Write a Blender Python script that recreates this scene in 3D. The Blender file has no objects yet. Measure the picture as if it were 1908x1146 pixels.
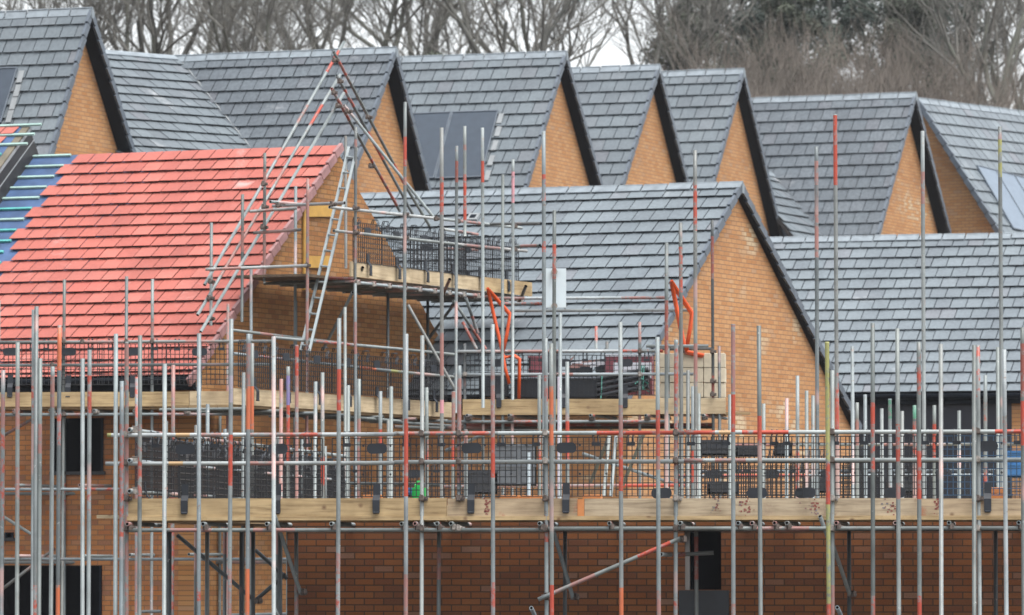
import bpy, bmesh, math, random
from mathutils import Vector, Matrix, noise
random.seed(7)
R = math.radians
V = Vector
scene = bpy.context.scene
C = scene.collection

# ---------------------------------------------------------------- camera, sky, sun, exposure
F_PX, CX, CY, YH = 9900.0, 954.0, 573.0, 1050.0
PITCH = math.atan((YH-CY)/F_PX)
CAM = V((0, 0, 2.2))
cd = bpy.data.cameras.new('camera')
cam = bpy.data.objects.new('camera', cd); C.objects.link(cam)
cam.location = CAM; cam.rotation_euler = (R(90)+PITCH, 0, 0)
cd.sensor_width = 36; cd.lens = 36*F_PX/1908
cd.clip_start = 1; cd.clip_end = 3000
cd.dof.use_dof = True; cd.dof.focus_distance = 62; cd.dof.aperture_fstop = 4.2
scene.camera = cam
SUN_EL, SUN_AZ = R(66), R(135)      # azimuth clockwise from +Y
w = bpy.data.worlds.new("World"); scene.world = w; w.use_nodes = True
nt = w.node_tree; bg = nt.nodes['Background']
sky = nt.nodes.new('ShaderNodeTexSky'); sky.sky_type = 'NISHITA'; sky.sun_disc = False
sky.sun_elevation = SUN_EL; sky.sun_rotation = SUN_AZ
sky.air_density = 1.0; sky.dust_density = 3.0; sky.ozone_density = 1.0
hs = nt.nodes.new('ShaderNodeHueSaturation'); hs.inputs['Saturation'].default_value = 0.22
nt.links.new(sky.outputs[0], hs.inputs['Color']); nt.links.new(hs.outputs[0], bg.inputs[0])
bg.inputs[1].default_value = 0.15
sl = bpy.data.lights.new('sun', 'SUN'); sl.energy = 1.5; sl.angle = R(45); sl.color = (1, .965, .92)
so = bpy.data.objects.new('sun', sl); C.objects.link(so)
sd = V((math.sin(SUN_AZ)*math.cos(SUN_EL), math.cos(SUN_AZ)*math.cos(SUN_EL), math.sin(SUN_EL)))
so.rotation_euler = (-sd).to_track_quat('-Z', 'Y').to_euler(); so.location = (0, 0, 60)
scene.view_settings.view_transform = 'Standard'; scene.view_settings.look = 'None'
scene.view_settings.exposure = 1.25; scene.view_settings.gamma = 1
scene.render.resolution_x = 1024; scene.render.resolution_y = 615

# ---------------------------------------------------------------- pixel (1908x1146 photo) -> world
def ray(px, py):
    x = (px-CX)/F_PX; y = -(py-CY)/F_PX
    return V((x, math.cos(PITCH)-y*math.sin(PITCH), math.sin(PITCH)+y*math.cos(PITCH)))
def P(px, py, D):
    d = ray(px, py); return CAM + d*(D/d.y)
def hit(px, py, p0, n):
    d = ray(px, py); return CAM + d*((p0-CAM).dot(n)/d.dot(n))
def gz(y):
    pts = [(-200, -.5), (40, -.2), (72, 0), (84, .35), (98, 1.6), (112, 3.0), (130, 5.0), (150, 9.5), (190, 13.5), (260, 17), (900, 26)]
    for (a, za), (b, zb) in zip(pts, pts[1:]):
        if y <= b: return za+(zb-za)*max(0, (y-a))/(b-a)
    return pts[-1][1]

# ---------------------------------------------------------------- materials
M = {}
KA = .76      # all albedos, matched to the exposure
def mat(name):
    m = bpy.data.materials.new(name); m.use_nodes = True; M[name] = m
    return m, m.node_tree, m.node_tree.nodes['Principled BSDF']
def N(nt, t, **kw):
    n = nt.nodes.new('ShaderNode'+t)
    for k, v in kw.items():
        if k.startswith('i_'):
            k2 = k[2:].replace('_', ' ')
            n.inputs[k2].default_value = v
        else: setattr(n, k, v)
    return n
def ramp(nt, fac, stops):
    r = nt.nodes.new('ShaderNodeValToRGB'); e = r.color_ramp.elements
    while len(e) < len(stops): e.new(.5)
    for x, (p, c) in zip(e, stops):
        x.position = p; x.color = tuple(c)+(1,) if len(c) == 3 else c
    nt.links.new(fac, r.inputs[0]); return r.outputs[0]
def mix(nt, fac, a, b, mode='MIX'):
    m = nt.nodes.new('ShaderNodeMix'); m.data_type = 'RGBA'; m.blend_type = mode
    for s, v in ((0, fac), (6, a), (7, b)):
        if hasattr(v, 'is_linked') or isinstance(v, bpy.types.NodeSocket): nt.links.new(v, m.inputs[s])
        else: m.inputs[s].default_value = v if s == 0 else (tuple(v)+(1,))[:4]
    return m.outputs[2]
def bump(nt, b, h, strength=.3, dist=.01):
    n = nt.nodes.new('ShaderNodeBump'); n.inputs['Strength'].default_value = strength; n.inputs['Distance'].default_value = dist
    nt.links.new(h, n.inputs['Height']); nt.links.new(n.outputs[0], b.inputs['Normal'])

def m_plain(name, col, rough=.6, metal=0, nz=.25, sc=6, spec=.5):
    col = [x*KA for x in col]
    m, t, b = mat(name)
    n = N(t, 'TexNoise', i_Scale=sc, i_Detail=6.0); g = N(t, 'NewGeometry')
    t.links.new(g.outputs['Position'], n.inputs['Vector'])
    c = ramp(t, n.outputs[0], [(.3, [x*(1-nz) for x in col]), (.7, [min(1, x*(1+nz)) for x in col])])
    t.links.new(c, b.inputs['Base Color'])
    b.inputs['Roughness'].default_value = rough; b.inputs['Metallic'].default_value = metal
    b.inputs['Specular IOR Level'].default_value = spec
    return m

def m_brick(name, c1, c2, c3, mortar, sc=1.0, pale=None):
    """UV in metres; bricks 225 x 75 with a random tone each"""
    c1, c2, c3, mortar = [[x*KA for x in c] for c in (c1, c2, c3, mortar)]; pale = [x*KA for x in pale] if pale else None
    m, t, b = mat(name)
    uv = N(t, 'UVMap')
    mp = N(t, 'Mapping'); mp.inputs['Scale'].default_value = (1/sc,)*3
    t.links.new(uv.outputs[0], mp.inputs[0])
    br = N(t, 'TexBrick', offset=.5, squash=1.0)
    for k, v in (('Scale', 1.0), ('Brick Width', .225), ('Row Height', .075), ('Mortar Size', .008), ('Mortar Smooth', .2), ('Bias', 0.0)):
        br.inputs[k].default_value = v
    br.inputs['Color1'].default_value = (0, 0, 0, 1); br.inputs['Color2'].default_value = (1, 1, 1, 1); br.inputs['Mortar'].default_value = (0, 0, 0, 1)
    t.links.new(mp.outputs[0], br.inputs['Vector'])
    tone = ramp(t, br.outputs['Color'], [(0, c1), (.42, c2), (.75, c3), (.9, c1), (1.0, [x*.72+.05 for x in c2])])
    n = N(t, 'TexNoise', i_Scale=.55, i_Detail=4.0); t.links.new(uv.outputs[0], n.inputs['Vector'])
    patch = ramp(t, n.outputs[0], [(.3, (.78, .76, .76)), (.55, (1, 1, 1)), (.75, (1.0, .98, .93))])
    col = mix(t, 1.0, tone, patch, 'MULTIPLY')
    n2 = N(t, 'TexNoise', i_Scale=60.0, i_Detail=4.0); t.links.new(uv.outputs[0], n2.inputs['Vector'])
    col = mix(t, .35, col, ramp(t, n2.outputs[0], [(.3, (.6, .6, .6)), (.7, (1.3, 1.3, 1.3))]), 'MULTIPLY')
    if pale:
        n3 = N(t, 'TexNoise', i_Scale=.8, i_Detail=2.0); t.links.new(uv.outputs[0], n3.inputs['Vector'])
        a = ramp(t, n3.outputs[0], [(.56, (0, 0, 0)), (.66, (1, 1, 1))])
        bb = ramp(t, br.outputs['Color'], [(.45, (0, 0, 0)), (.55, (1, 1, 1))])
        k = mix(t, 1.0, a, bb, 'MULTIPLY')
        col = mix(t, k, col, pale)
    col = mix(t, br.outputs['Fac'], col, mortar)
    t.links.new(col, b.inputs['Base Color']); b.inputs['Roughness'].default_value = .88
    b.inputs['Specular IOR Level'].default_value = .25
    inv = N(t, 'Math', operation='SUBTRACT'); inv.inputs[0].default_value = 1; t.links.new(br.outputs['Fac'], inv.inputs[1])
    bump(t, b, inv.outputs[0], .5, .004)
    return m

def m_tile(name, base, dark, pale, rough=.5, streak=.35):
    base, dark, pale = [[x*KA for x in c] for c in (base, dark, pale)]
    m, t, b = mat(name)
    g = N(t, 'NewGeometry'); tc = N(t, 'TexCoord')
    tone = ramp(t, g.outputs['Random Per Island'], [(0, dark), (.3, base), (.7, base), (.9, pale), (1, [base[0]*1.08, base[1]*.97, base[2]*.97])])
    wn = N(t, 'TexNoise', i_Scale=1.1, i_Detail=5.0); t.links.new(g.outputs['Position'], wn.inputs['Vector'])
    col = mix(t, .55, tone, ramp(t, wn.outputs[0], [(.3, (.72, .72, .74)), (.7, (1.22, 1.22, 1.2))]), 'MULTIPLY')
    mp = N(t, 'Mapping'); mp.inputs['Scale'].default_value = (18, 18, 1.5); t.links.new(g.outputs['Position'], mp.inputs[0])
    w2 = N(t, 'TexNoise', i_Scale=1.0, i_Detail=3.0); t.links.new(mp.outputs[0], w2.inputs['Vector'])
    col = mix(t, streak, col, ramp(t, w2.outputs[0], [(.3, (.65, .65, .66)), (.72, (1.35, 1.35, 1.35))]), 'MULTIPLY')
    w3 = N(t, 'TexNoise', i_Scale=.9, i_Detail=9.0, i_Roughness=.72, i_Distortion=.5); t.links.new(g.outputs['Position'], w3.inputs['Vector'])
    sc_ = mix(t, 1.0, ramp(t, w3.outputs[0], [(.60, (0, 0, 0)), (.72, (.5, .5, .5))]), ramp(t, g.outputs['Random Per Island'], [(.55, (.25, .25, .25)), (.85, (1, 1, 1))]), 'MULTIPLY')
    col = mix(t, sc_, col, tuple(min(1, .35+x*.6) for x in pale))
    t.links.new(col, b.inputs['Base Color']); b.inputs['Roughness'].default_value = rough
    bump(t, b, w2.outputs[0], .15, .004)
    return m

def m_steel(name, paint=None, keep=.5, tint=(.235, .26, .262), metal=.2):
    """galvanised tube; paint = colour sprayed over it, worn off through a noise"""
    tint = [x*KA for x in tint]; paint = [x*KA for x in paint] if paint else None
    m, t, b = mat(name)
    g = N(t, 'NewGeometry'); oi = N(t, 'ObjectInfo')
    off = N(t, 'VectorMath', operation='ADD'); mul = N(t, 'VectorMath', operation='SCALE'); mul.inputs['Scale'].default_value = 37.0
    cmb = N(t, 'CombineXYZ')
    for i in range(3): t.links.new(oi.outputs['Random'], cmb.inputs[i])
    t.links.new(cmb.outputs[0], mul.inputs[0]); t.links.new(g.outputs['Position'], off.inputs[0]); t.links.new(mul.outputs[0], off.inputs[1])
    n = N(t, 'TexNoise', i_Scale=2.2, i_Detail=6.0, i_Roughness=.65); t.links.new(off.outputs[0], n.inputs['Vector'])
    base = ramp(t, n.outputs[0], [(.28, [x*.62 for x in tint]), (.5, tint), (.72, [x*1.28 for x in tint])])
    hue = ramp(t, oi.outputs['Random'], [(0, (.80, .84, .82)), (.3, (1.0, 1.0, .96)), (.55, (.86, .92, .97)), (.8, (1.1, 1.12, 1.12)), (1, (.92, .86, .82))])
    base = mix(t, 1.0, base, hue, 'MULTIPLY')
    n3 = N(t, 'TexNoise', i_Scale=14.0, i_Detail=6.0, i_Roughness=.7); t.links.new(off.outputs[0], n3.inputs['Vector'])
    base = mix(t, ramp(t, n3.outputs[0], [(.60, (0, 0, 0)), (.68, (1, 1, 1))]), base, (.16, .12, .10))
    base = mix(t, ramp(t, n3.outputs[0], [(.30, (1, 1, 1)), (.37, (0, 0, 0))]), base, (.34, .35, .34))
    n4 = N(t, 'TexNoise', i_Scale=.9, i_Detail=3.0); t.links.new(off.outputs[0], n4.inputs['Vector'])
    if paint is None:      # odd faint remains of red
        k = ramp(t, n4.outputs[0], [(.62, (0, 0, 0)), (.67, (.55, .55, .55))])
        base = mix(t, k, base, (.50, .28, .25))
        t.links.new(base, b.inputs['Base Color'])
    else:
        n5 = N(t, 'TexNoise', i_Scale=7.0, i_Detail=8.0, i_Roughness=.75); t.links.new(off.outputs[0], n5.inputs['Vector'])
        k = ramp(t, n5.outputs[0], [(keep-.05, (1, 1, 1)), (keep+.05, (0, 0, 0))])
        pc = ramp(t, n.outputs[0], [(.3, [x*.85 for x in paint]), (.7, [min(1, x*1.15) for x in paint])])
        base = mix(t, k, base, pc)
        t.links.new(base, b.inputs['Base Color'])
    b.inputs['Metallic'].default_value = metal if paint is None else .05
    b.inputs['Roughness'].default_value = .5
    return m

def m_wood(name, c1, c2, stain=None, knots=True):
    c1, c2 = [[x*KA for x in c] for c in (c1, c2)]
    m, t, b = mat(name)
    uv = N(t, 'UVMap'); oi = N(t, 'ObjectInfo')
    add = N(t, 'VectorMath', operation='ADD'); cmb = N(t, 'CombineXYZ'); mu = N(t, 'Math', operation='MULTIPLY'); mu.inputs[1].default_value = 53
    t.links.new(oi.outputs['Random'], mu.inputs[0]); t.links.new(mu.outputs[0], cmb.inputs[0]); t.links.new(mu.outputs[0], cmb.inputs[1])
    t.links.new(uv.outputs[0], add.inputs[0]); t.links.new(cmb.outputs[0], add.inputs[1])
    mp = N(t, 'Mapping'); mp.inputs['Scale'].default_value = (1.6, 26, 1); t.links.new(add.outputs[0], mp.inputs[0])
    n = N(t, 'TexNoise', i_Scale=1.0, i_Detail=8.0, i_Roughness=.65, i_Distortion=.6); t.links.new(mp.outputs[0], n.inputs['Vector'])
    col = ramp(t, n.outputs[0], [(.3, [x*.8 for x in c2]), (.5, c1), (.72, [min(1, x*1.2) for x in c1])])
    n2 = N(t, 'TexNoise', i_Scale=2.0, i_Detail=5.0); t.links.new(add.outputs[0], n2.inputs['Vector'])
    col = mix(t, .7, col, ramp(t, n2.outputs[0], [(.32, (.52, .47, .40)), (.58, (1.1, 1.08, 1.04))]), 'MULTIPLY')
    n3 = N(t, 'TexVoronoi', i_Scale=3.2); t.links.new(add.outputs[0], n3.inputs['Vector'])
    col = mix(t, ramp(t, n3.outputs['Distance'], [(.02, (1, 1, 1)), (.12, (0, 0, 0))]), col, (.13, .07, .035))
    if stain:
        n4 = N(t, 'TexNoise', i_Scale=1.7, i_Detail=7.0, i_Roughness=.7); t.links.new(add.outputs[0], n4.inputs['Vector'])
        col = mix(t, ramp(t, n4.outputs[0], [(.56, (0, 0, 0)), (.66, (.8, .8, .8))]), col, stain)
    t.links.new(col, b.inputs['Base Color']); b.inputs['Roughness'].default_value = .8
    bump(t, b, n.outputs[0], .3, .003)
    return m

m_brick('brick_buff', (.56, .28, .115), (.60, .335, .155), (.50, .235, .09), (.30, .185, .11))
m_brick('brick_mid', (.55, .275, .115), (.60, .33, .15), (.48, .225, .09), (.29, .175, .10), pale=(.62, .48, .31))
m_brick('brick_red_house', (.44, .20, .068), (.49, .255, .10), (.34, .15, .06), (.22, .12, .055))
m_brick('brick_wall_left', (.46, .16, .05), (.52, .23, .085), (.33, .155, .09), (.22, .125, .07))
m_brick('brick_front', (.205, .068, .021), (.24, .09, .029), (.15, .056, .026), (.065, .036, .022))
m_tile('tile_slate', (.132, .160, .180), (.120, .142, .160), (.148, .177, .196), .62)
m_tile('tile_slate_brownish', (.100, .121, .140), (.086, .103, .120), (.120, .141, .161), .62, .7)
m_tile('tile_slate_light', (.165, .198, .221), (.147, .173, .195), (.187, .222, .245), .60)
m_tile('tile_red', (.455, .122, .092), (.40, .104, .08), (.50, .155, .12), .7, .2)
m_plain('ridge_tile', (.235, .275, .305), .5, nz=.2)
m_plain('verge_cap', (.11, .135, .165), .5, nz=.2)
m_plain('verge_cap_red', (.38, .20, .195), .6, nz=.2)
m_plain('ridge_batten', (.3, .42, .40), .8)
m_plain('black_soffit', (.005, .009, .016), .6, nz=.2, spec=.15)
m_plain('felt', (.02, .022, .025), .8)
m_plain('navy_cladding', (.016, .019, .030), .5, nz=.15)
m_plain('membrane_blue', (.055, .105, .22), .5, nz=.35, sc=3)
m_plain('batten_pale', (.34, .50, .46), .8, nz=.15)
m_plain('batten_teal', (.10, .42, .40), .8, nz=.2)
m_plain('lead_strip', (.27, .29, .30), .55, nz=.12)
m_plain('party_black', (.022, .022, .024), .6, nz=.4)
m_plain('party_edge', (.16, .14, .10), .8, nz=.3)
m_plain('solar_glass', (.05, .068, .092), .22, nz=.08, spec=.6)
m_plain('solar_pale', (.19, .24, .30), .4, nz=.08)
m_plain('yellow_board', (.62, .36, .08), .75, nz=.15)
m_plain('insulation', (.55, .32, .07), .85, nz=.2)
m_plain('concrete_block', (.66, .59, .45), .9, nz=.14, sc=9)
m_plain('black_plastic', (.013, .018, .027), .5, nz=.3)
m_plain('wire_black', (.010, .012, .016), .5, nz=.2)
m_plain('wire_blue', (.03, .09, .17), .5, nz=.2)
m_plain('grey_plastic', (.085, .10, .12), .45, nz=.2)
m_plain('orange_steel', (.75, .10, .018), .42, nz=.12)
m_plain('white_board', (.60, .70, .76), .45, nz=.03)
m_plain('maroon_wrap', (.22, .05, .065), .5, nz=.35, sc=14)
m_plain('white_wrap', (.68, .70, .76), .45, nz=.06)
m_plain('green_plastic', (.01, .55, .10), .4, nz=.1)
m_plain('brick_loose', (.62, .24, .08), .85, nz=.12)
m_plain('teal_tie', (.06, .33, .27), .5)
m_plain('blue_plastic', (.02, .13, .34), .4)
m_plain('coupler_steel', (.15, .12, .105), .5, .4, nz=.5, sc=30)
m_plain('coupler_pale', (.34, .31, .28), .5, .3, nz=.4, sc=30)
m_plain('alloy', (.30, .345, .355), .45, .2, nz=.12)
m_plain('tan_tape', (.50, .33, .17), .7)
m_plain('room_dark', (.003, .003, .004), .95, nz=.1, spec=0)
m_plain('window_frame', (.30, .30, .30), .5, nz=.05)
m_plain('ground_mud', (.09, .07, .05), .95, nz=.4, sc=.6)
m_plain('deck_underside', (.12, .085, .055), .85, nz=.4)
m_wood('toe_timber', (.50, .37, .20), (.34, .23, .11), stain=(.25, .16, .075))
m_wood('toe_grey', (.49, .40, .28), (.34, .26, .17), stain=(.22, .15, .10))
m_wood('toe_stained', (.49, .38, .25), (.35, .25, .16), stain=(.30, .08, .035))
m_wood('toe_far', (.58, .47, .31), (.46, .36, .22))
m_wood('deck_timber', (.36, .25, .13), (.22, .14, .07))
m_plain('bark', (.15, .15, .135), .9, nz=.3, sc=2)
m_plain('bark_moss', (.145, .15, .125), .9, nz=.3, sc=2)
m_plain('twig', (.20, .195, .175), .9, nz=.3, sc=.4)
m_plain('twig_thicket', (.20, .172, .145), .9, nz=.35, sc=.35)
m_plain('needle_dark', (.06, .085, .068), .8, nz=.5, sc=.7)
m_plain('needle_mid', (.09, .105, .075), .8, nz=.4, sc=.7)
m_plain('shrub_green', (.11, .17, .045), .8, nz=.4, sc=.7)

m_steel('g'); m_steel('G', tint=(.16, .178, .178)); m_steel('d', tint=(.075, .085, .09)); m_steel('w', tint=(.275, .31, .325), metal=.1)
m_steel('r', (.46, .065, .035), .57); m_steel('s', (.44, .08, .05), .49)
m_steel('o', (.58, .15, .06), .60); m_steel('p', (.34, .17, .15), .54)
m_steel('m', (.28, .075, .055), .56); m_steel('y', (.34, .34, .12), .56)
m_steel('v', (.23, .20, .42), .56); m_steel('n', (.07, .26, .17), .5); m_steel('k', (.62, .30, .34), .62); m_steel('l', (.36, .33, .38), .6); m_steel('q', tint=(.40, .43, .44), metal=.05)
m_steel('t', (.50, .33, .17), .66)

# ---------------------------------------------------------------- object helpers
def tag(o, label=None, cat=None, group=None, kind=None):
    if label: o['label'] = label
    if cat: o['category'] = cat
    if group: o['group'] = group
    if kind: o['kind'] = kind
    return o
def thing(name, label, cat, loc=(0, 0, 0), group=None, rz=0):
    o = bpy.data.objects.new(name, None); C.objects.link(o); o.location = loc; o.rotation_euler = (0, 0, rz)
    o.empty_display_size = .3
    return tag(o, label, cat, group)

class MB:
    """collects geometry in world coordinates, builds ONE mesh object"""
    def __init__(s): s.v = []; s.f = []; s.uv = []; s.mi = []; s.mats = []; s.smooth = []
    def mid(s, name):
        if name not in s.mats: s.mats.append(name)
        return s.mats.index(name)
    def face(s, pts, uvs=None, m=None, smooth=False):
        i = len(s.v); s.v.extend(pts); s.f.append(tuple(range(i, i+len(pts))))
        s.uv.append(uvs); s.mi.append(s.mid(m) if m else 0); s.smooth.append(smooth)
    def box(s, o, a, b, c, m=None, uvlong=None):
        """o corner, a b c edge vectors"""
        i = len(s.v)
        if a.cross(b).dot(c) < 0: a, b = b, a; uvlong = None if uvlong is None else 1-uvlong
        s.v.extend([o, o+a, o+a+b, o+b, o+c, o+a+c, o+a+b+c, o+b+c])
        la, lb, lc = a.length, b.length, c.length
        q = [((0, 3, 2, 1), lb, la, 1), ((4, 5, 6, 7), la, lb, 0), ((0, 1, 5, 4), la, lc, 0), ((1, 2, 6, 5), lb, lc, 0), ((2, 3, 7, 6), la, lc, 0), ((3, 0, 4, 7), lb, lc, 0)]
        for idx, lu, lv, _ in q:
            s.f.append(tuple(i+k for k in idx))
            if lu >= lv: uv = [(0, 0), (lu, 0), (lu, lv), (0, lv)]
            else: uv = [(0, 0), (0, lu), (lv, lu), (lv, 0)]
            s.uv.append(uv); s.mi.append(s.mid(m) if m else 0); s.smooth.append(False)
    def cbox(s, c, a, b, d, m=None):   # centred, half vectors
        s.box(c-a-b-d, a*2, b*2, d*2, m)
    def tube(s, pts, r, sides=8, mats=None, hollow=False, cap=True, r1=None):
        """polyline tube. mats: list of material names per segment"""
        pts = [V(p) for p in pts]; n = len(pts)
        d = (pts[-1]-pts[0]).normalized()
        up = V((0, 0, 1)) if abs(d.z) < .9 else V((1, 0, 0))
        rings = []
        for k, p in enumerate(pts):
            if 0 < k < n-1: dd = (pts[k+1]-pts[k-1]).normalized()
            elif k == 0: dd = (pts[1]-pts[0]).normalized()
            else: dd = (pts[-1]-pts[-2]).normalized()
            a = dd.cross(up).normalized(); b = a.cross(dd)
            rr = r if r1 is None else r+(r1-r)*k/(n-1)
            base = len(s.v)
            s.v.extend([p+(a*math.cos(t)+b*math.sin(t))*rr for t in [2*math.pi*j/sides for j in range(sides)]])
            rings.append(base)
        for k in range(n-1):
            m = s.mid(mats[k] if isinstance(mats, (list, tuple)) else mats) if mats else 0
            for j in range(sides):
                j2 = (j+1) % sides
                s.f.append((rings[k]+j, rings[k]+j2, rings[k+1]+j2, rings[k+1]+j)); s.uv.append(None); s.mi.append(m); s.smooth.append(True)
        if hollow:
            for e, q, dd in ((rings[0], pts[0], (pts[1]-pts[0]).normalized()), (rings[-1], pts[-1], (pts[-2]-pts[-1]).normalized())):
                base = len(s.v); me = s.mi[-1] if e == rings[-1] else s.mi[-(n-1)*sides]
                s.v.extend([q+(s.v[e+j]-q)*.66 for j in range(sides)])
                s.v.extend([q+(s.v[e+j]-q)*.66+dd*.3 for j in range(sides)])
                dk = s.mid('room_dark')
                for j in range(sides):
                    j2 = (j+1) % sides
                    s.f.append((e+j, base+j, base+j2, e+j2)); s.uv.append(None); s.mi.append(me); s.smooth.append(False)
                    s.f.append((base+j, base+sides+j, base+sides+j2, base+j2)); s.uv.append(None); s.mi.append(dk); s.smooth.append(True)
                s.f.append(tuple(base+sides+j for j in range(sides))); s.uv.append(None); s.mi.append(dk); s.smooth.append(False)
        elif cap:
            for e in (rings[0], rings[-1]):
                s.f.append(tuple(e+j for j in range(sides))); s.uv.append(None); s.mi.append(s.mi[-1]); s.smooth.append(False)
    def build(s, name, m=None, parent=None, origin=None):
        org = V(origin) if origin is not None else (parent.matrix_basis.translation.copy() if parent is not None else V((0, 0, 0)))
        if parent is not None and origin is None and parent.parent is not None: org = V((0, 0, 0))
        me = bpy.data.meshes.new(name)
        me.from_pydata([tuple(p-org) for p in s.v], [], s.f)
        if m and not s.mats: s.mats = [m]
        elif m and s.mats and s.mats[0] != m and m not in s.mats: pass
        for k in s.mats: me.materials.append(M[k])
        uvl = me.uv_layers.new(name='UVMap')
        data = [0.0]*(2*len(me.loops)); li = 0
        for f, uv in zip(s.f, s.uv):
            for k in range(len(f)):
                if uv: data[2*li], data[2*li+1] = uv[k][0], uv[k][1]
                li += 1
        uvl.data.foreach_set('uv', data)
        me.polygons.foreach_set('material_index', s.mi)
        me.polygons.foreach_set('use_smooth', s.smooth)
        me.update()
        o = bpy.data.objects.new(name, me); C.objects.link(o)
        if parent is not None: o.parent = parent
        else: o.location = org
        return o
# NB children of a thing are meshed relative to the thing's location; sub-parts carry an identity offset to their part

def sub(mb, name, m, part, root):
    return mb.build(name, m, None, origin=root.location) if False else _sub(mb, name, m, part, root)
def _sub(mb, name, m, part, root):
    o = mb.build(name, m, None, origin=root.location); o.location = (0, 0, 0); o.parent = part
    return o

# ---------------------------------------------------------------- clipping and roof tiles
def clip(poly, a, b, c):
    """keep points with a*u+b*v+c >= 0"""
    out = []
    for i in range(len(poly)):
        p, q = poly[i], poly[(i+1) % len(poly)]
        dp, dq = a*p[0]+b*p[1]+c, a*q[0]+b*q[1]+c
        if dp >= 0: out.append(p)
        if (dp >= 0) != (dq >= 0):
            t = dp/(dp-dq); out.append((p[0]+(q[0]-p[0])*t, p[1]+(q[1]-p[1])*t))
    return out
def clip_poly(poly, conv):
    n = len(conv); area = sum(conv[i][0]*conv[(i+1) % n][1]-conv[(i+1) % n][0]*conv[i][1] for i in range(n))
    sg = 1 if area > 0 else -1
    for i in range(n):
        (x0, y0), (x1, y1) = conv[i], conv[(i+1) % n]
        a, b = -(y1-y0)*sg, (x1-x0)*sg; c = -(a*x0+b*y0)
        poly = clip(poly, a, b, c)
        if len(poly) < 3: return []
    return poly
def tile_roof(mb, O, U, Vd, Nn, conv, tw, gauge, keep=None, thick=.007, lift=.048, gap=.016, stag=.5, v0=0.0, u0=0.0):
    us = [p[0] for p in conv]; vs = [p[1] for p in conv]
    i = 0; v = v0
    while v < max(vs):
        if v+gauge > min(vs):
            off = u0+((i*stag) % 1.0)*tw
            k = math.floor((min(us)-off)/tw)
            while off+k*tw < max(us):
                a, b = off+k*tw+gap/2, off+(k+1)*tw-gap/2
                if keep is None or keep(i, (a+b)/2, v+gauge/2):
                    q = clip_poly([(a, v-.03), (b, v-.03), (b, v+gauge), (a, v+gauge)], conv)
                    if len(q) >= 3:
                        jt = random.uniform(-.0035, .0035); jr = random.uniform(-.004, .004)
                        top = []; bot = []
                        for (uu, vv) in q:
                            h = .012+(lift+thick-.012)*(vv-v+.03)/(gauge+.03)+jt+jr*(uu-a)/tw
                            p = O+U*uu+Vd*vv
                            top.append(p+Nn*h); bot.append(p+Nn*(h-thick))
                        n = len(q); s = len(mb.v); mb.v.extend(top+bot)
                        fs = [tuple(range(s, s+n)), tuple(range(s+2*n-1, s+n-1, -1))]
                        fs += [(s+j, s+n+j, s+n+(j+1) % n, s+(j+1) % n) for j in range(n)]
                        for f in fs: mb.f.append(f); mb.uv.append(None); mb.mi.append(0); mb.smooth.append(False)
                k += 1
        i += 1; v += gauge
def prism(mb, pts, d, m=None, uvf=None):
    """extrude polygon pts by vector d"""
    n = len(pts); s = len(mb.v); mb.v.extend(pts+[p+d for p in pts])
    fs = [tuple(range(s, s+n)), tuple(range(s+2*n-1, s+n-1, -1))]+[(s+j, s+n+j, s+n+(j+1) % n, s+(j+1) % n) for j in range(n)]
    mi = mb.mid(m) if m else 0
    for f in fs:
        mb.f.append(f); mb.mi.append(mi); mb.smooth.append(False)
        mb.uv.append([uvf(mb.v[k]) for k in f] if uvf else None)

def wall_rect(mb, p0, dh, length, z0, z1, nin, thick, holes=(), m=None, u0=0.0):
    """wall of thickness along nin (inwards) with rectangular holes (ua,ub,za,zb); UV in metres"""
    us = sorted({0.0, length, *[h[0] for h in holes], *[h[1] for h in holes]})
    zs = sorted({z0, z1, *[h[2] for h in holes], *[h[3] for h in holes]})
    us = [u for u in us if 0 <= u <= length]; zs = [z for z in zs if z0 <= z <= z1]
    def pt(u, z): return V((p0.x+dh.x*u, p0.y+dh.y*u, z))
    def inh(u, z): return any(h[0] < u < h[1] and h[2] < z < h[3] for h in holes)
    for a, b in zip(us, us[1:]):
        for c, d in zip(zs, zs[1:]):
            if inh((a+b)/2, (c+d)/2): continue
            mb.face([pt(a, c), pt(b, c), pt(b, d), pt(a, d)], [(u0+a, c), (u0+b, c), (u0+b, d), (u0+a, d)], m)
            mb.face([pt(a, d)+nin*thick, pt(b, d)+nin*thick, pt(b, c)+nin*thick, pt(a, c)+nin*thick], [(a, d), (b, d), (b, c), (a, c)], m)
    def rim(a, b, c, d, ua):
        mb.face([a, b, b+nin*thick, a+nin*thick], [(ua, c), (ua, d), (ua+thick, d), (ua+thick, c)], m)
    for (a, b, c, d) in list(holes)+[(0, length, z0, z1)]:
        rim(pt(a, c), pt(a, d), c, d, a); rim(pt(b, c), pt(b, d), c, d, b)
        mb.face([pt(a, c), pt(b, c), pt(b, c)+nin*thick, pt(a, c)+nin*thick], [(a, c), (b, c), (b, c+thick), (a, c+thick)], m)
        mb.face([pt(a, d), pt(b, d), pt(b, d)+nin*thick, pt(a, d)+nin*thick], [(a, d), (b, d), (b, d+thick), (a, d+thick)], m)

# ---------------------------------------------------------------- ground
gb = MB()
ys = [-200, 0, 40, 60, 72, 78, 84, 91, 98, 105, 112, 125, 150, 170, 190, 220, 260, 400, 900, 2500]
xs = [-900, -300, -120, -60, -30, -15, 0, 15, 30, 60, 120, 300, 900]
for a, b in zip(ys, ys[1:]):
    for c, d in zip(xs, xs[1:]):
        gb.face([V((c, a, gz(a))), V((d, a, gz(a))), V((d, b, gz(b))), V((c, b, gz(b)))])
tag(gb.build('ground', 'ground_mud'), kind='structure')

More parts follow.
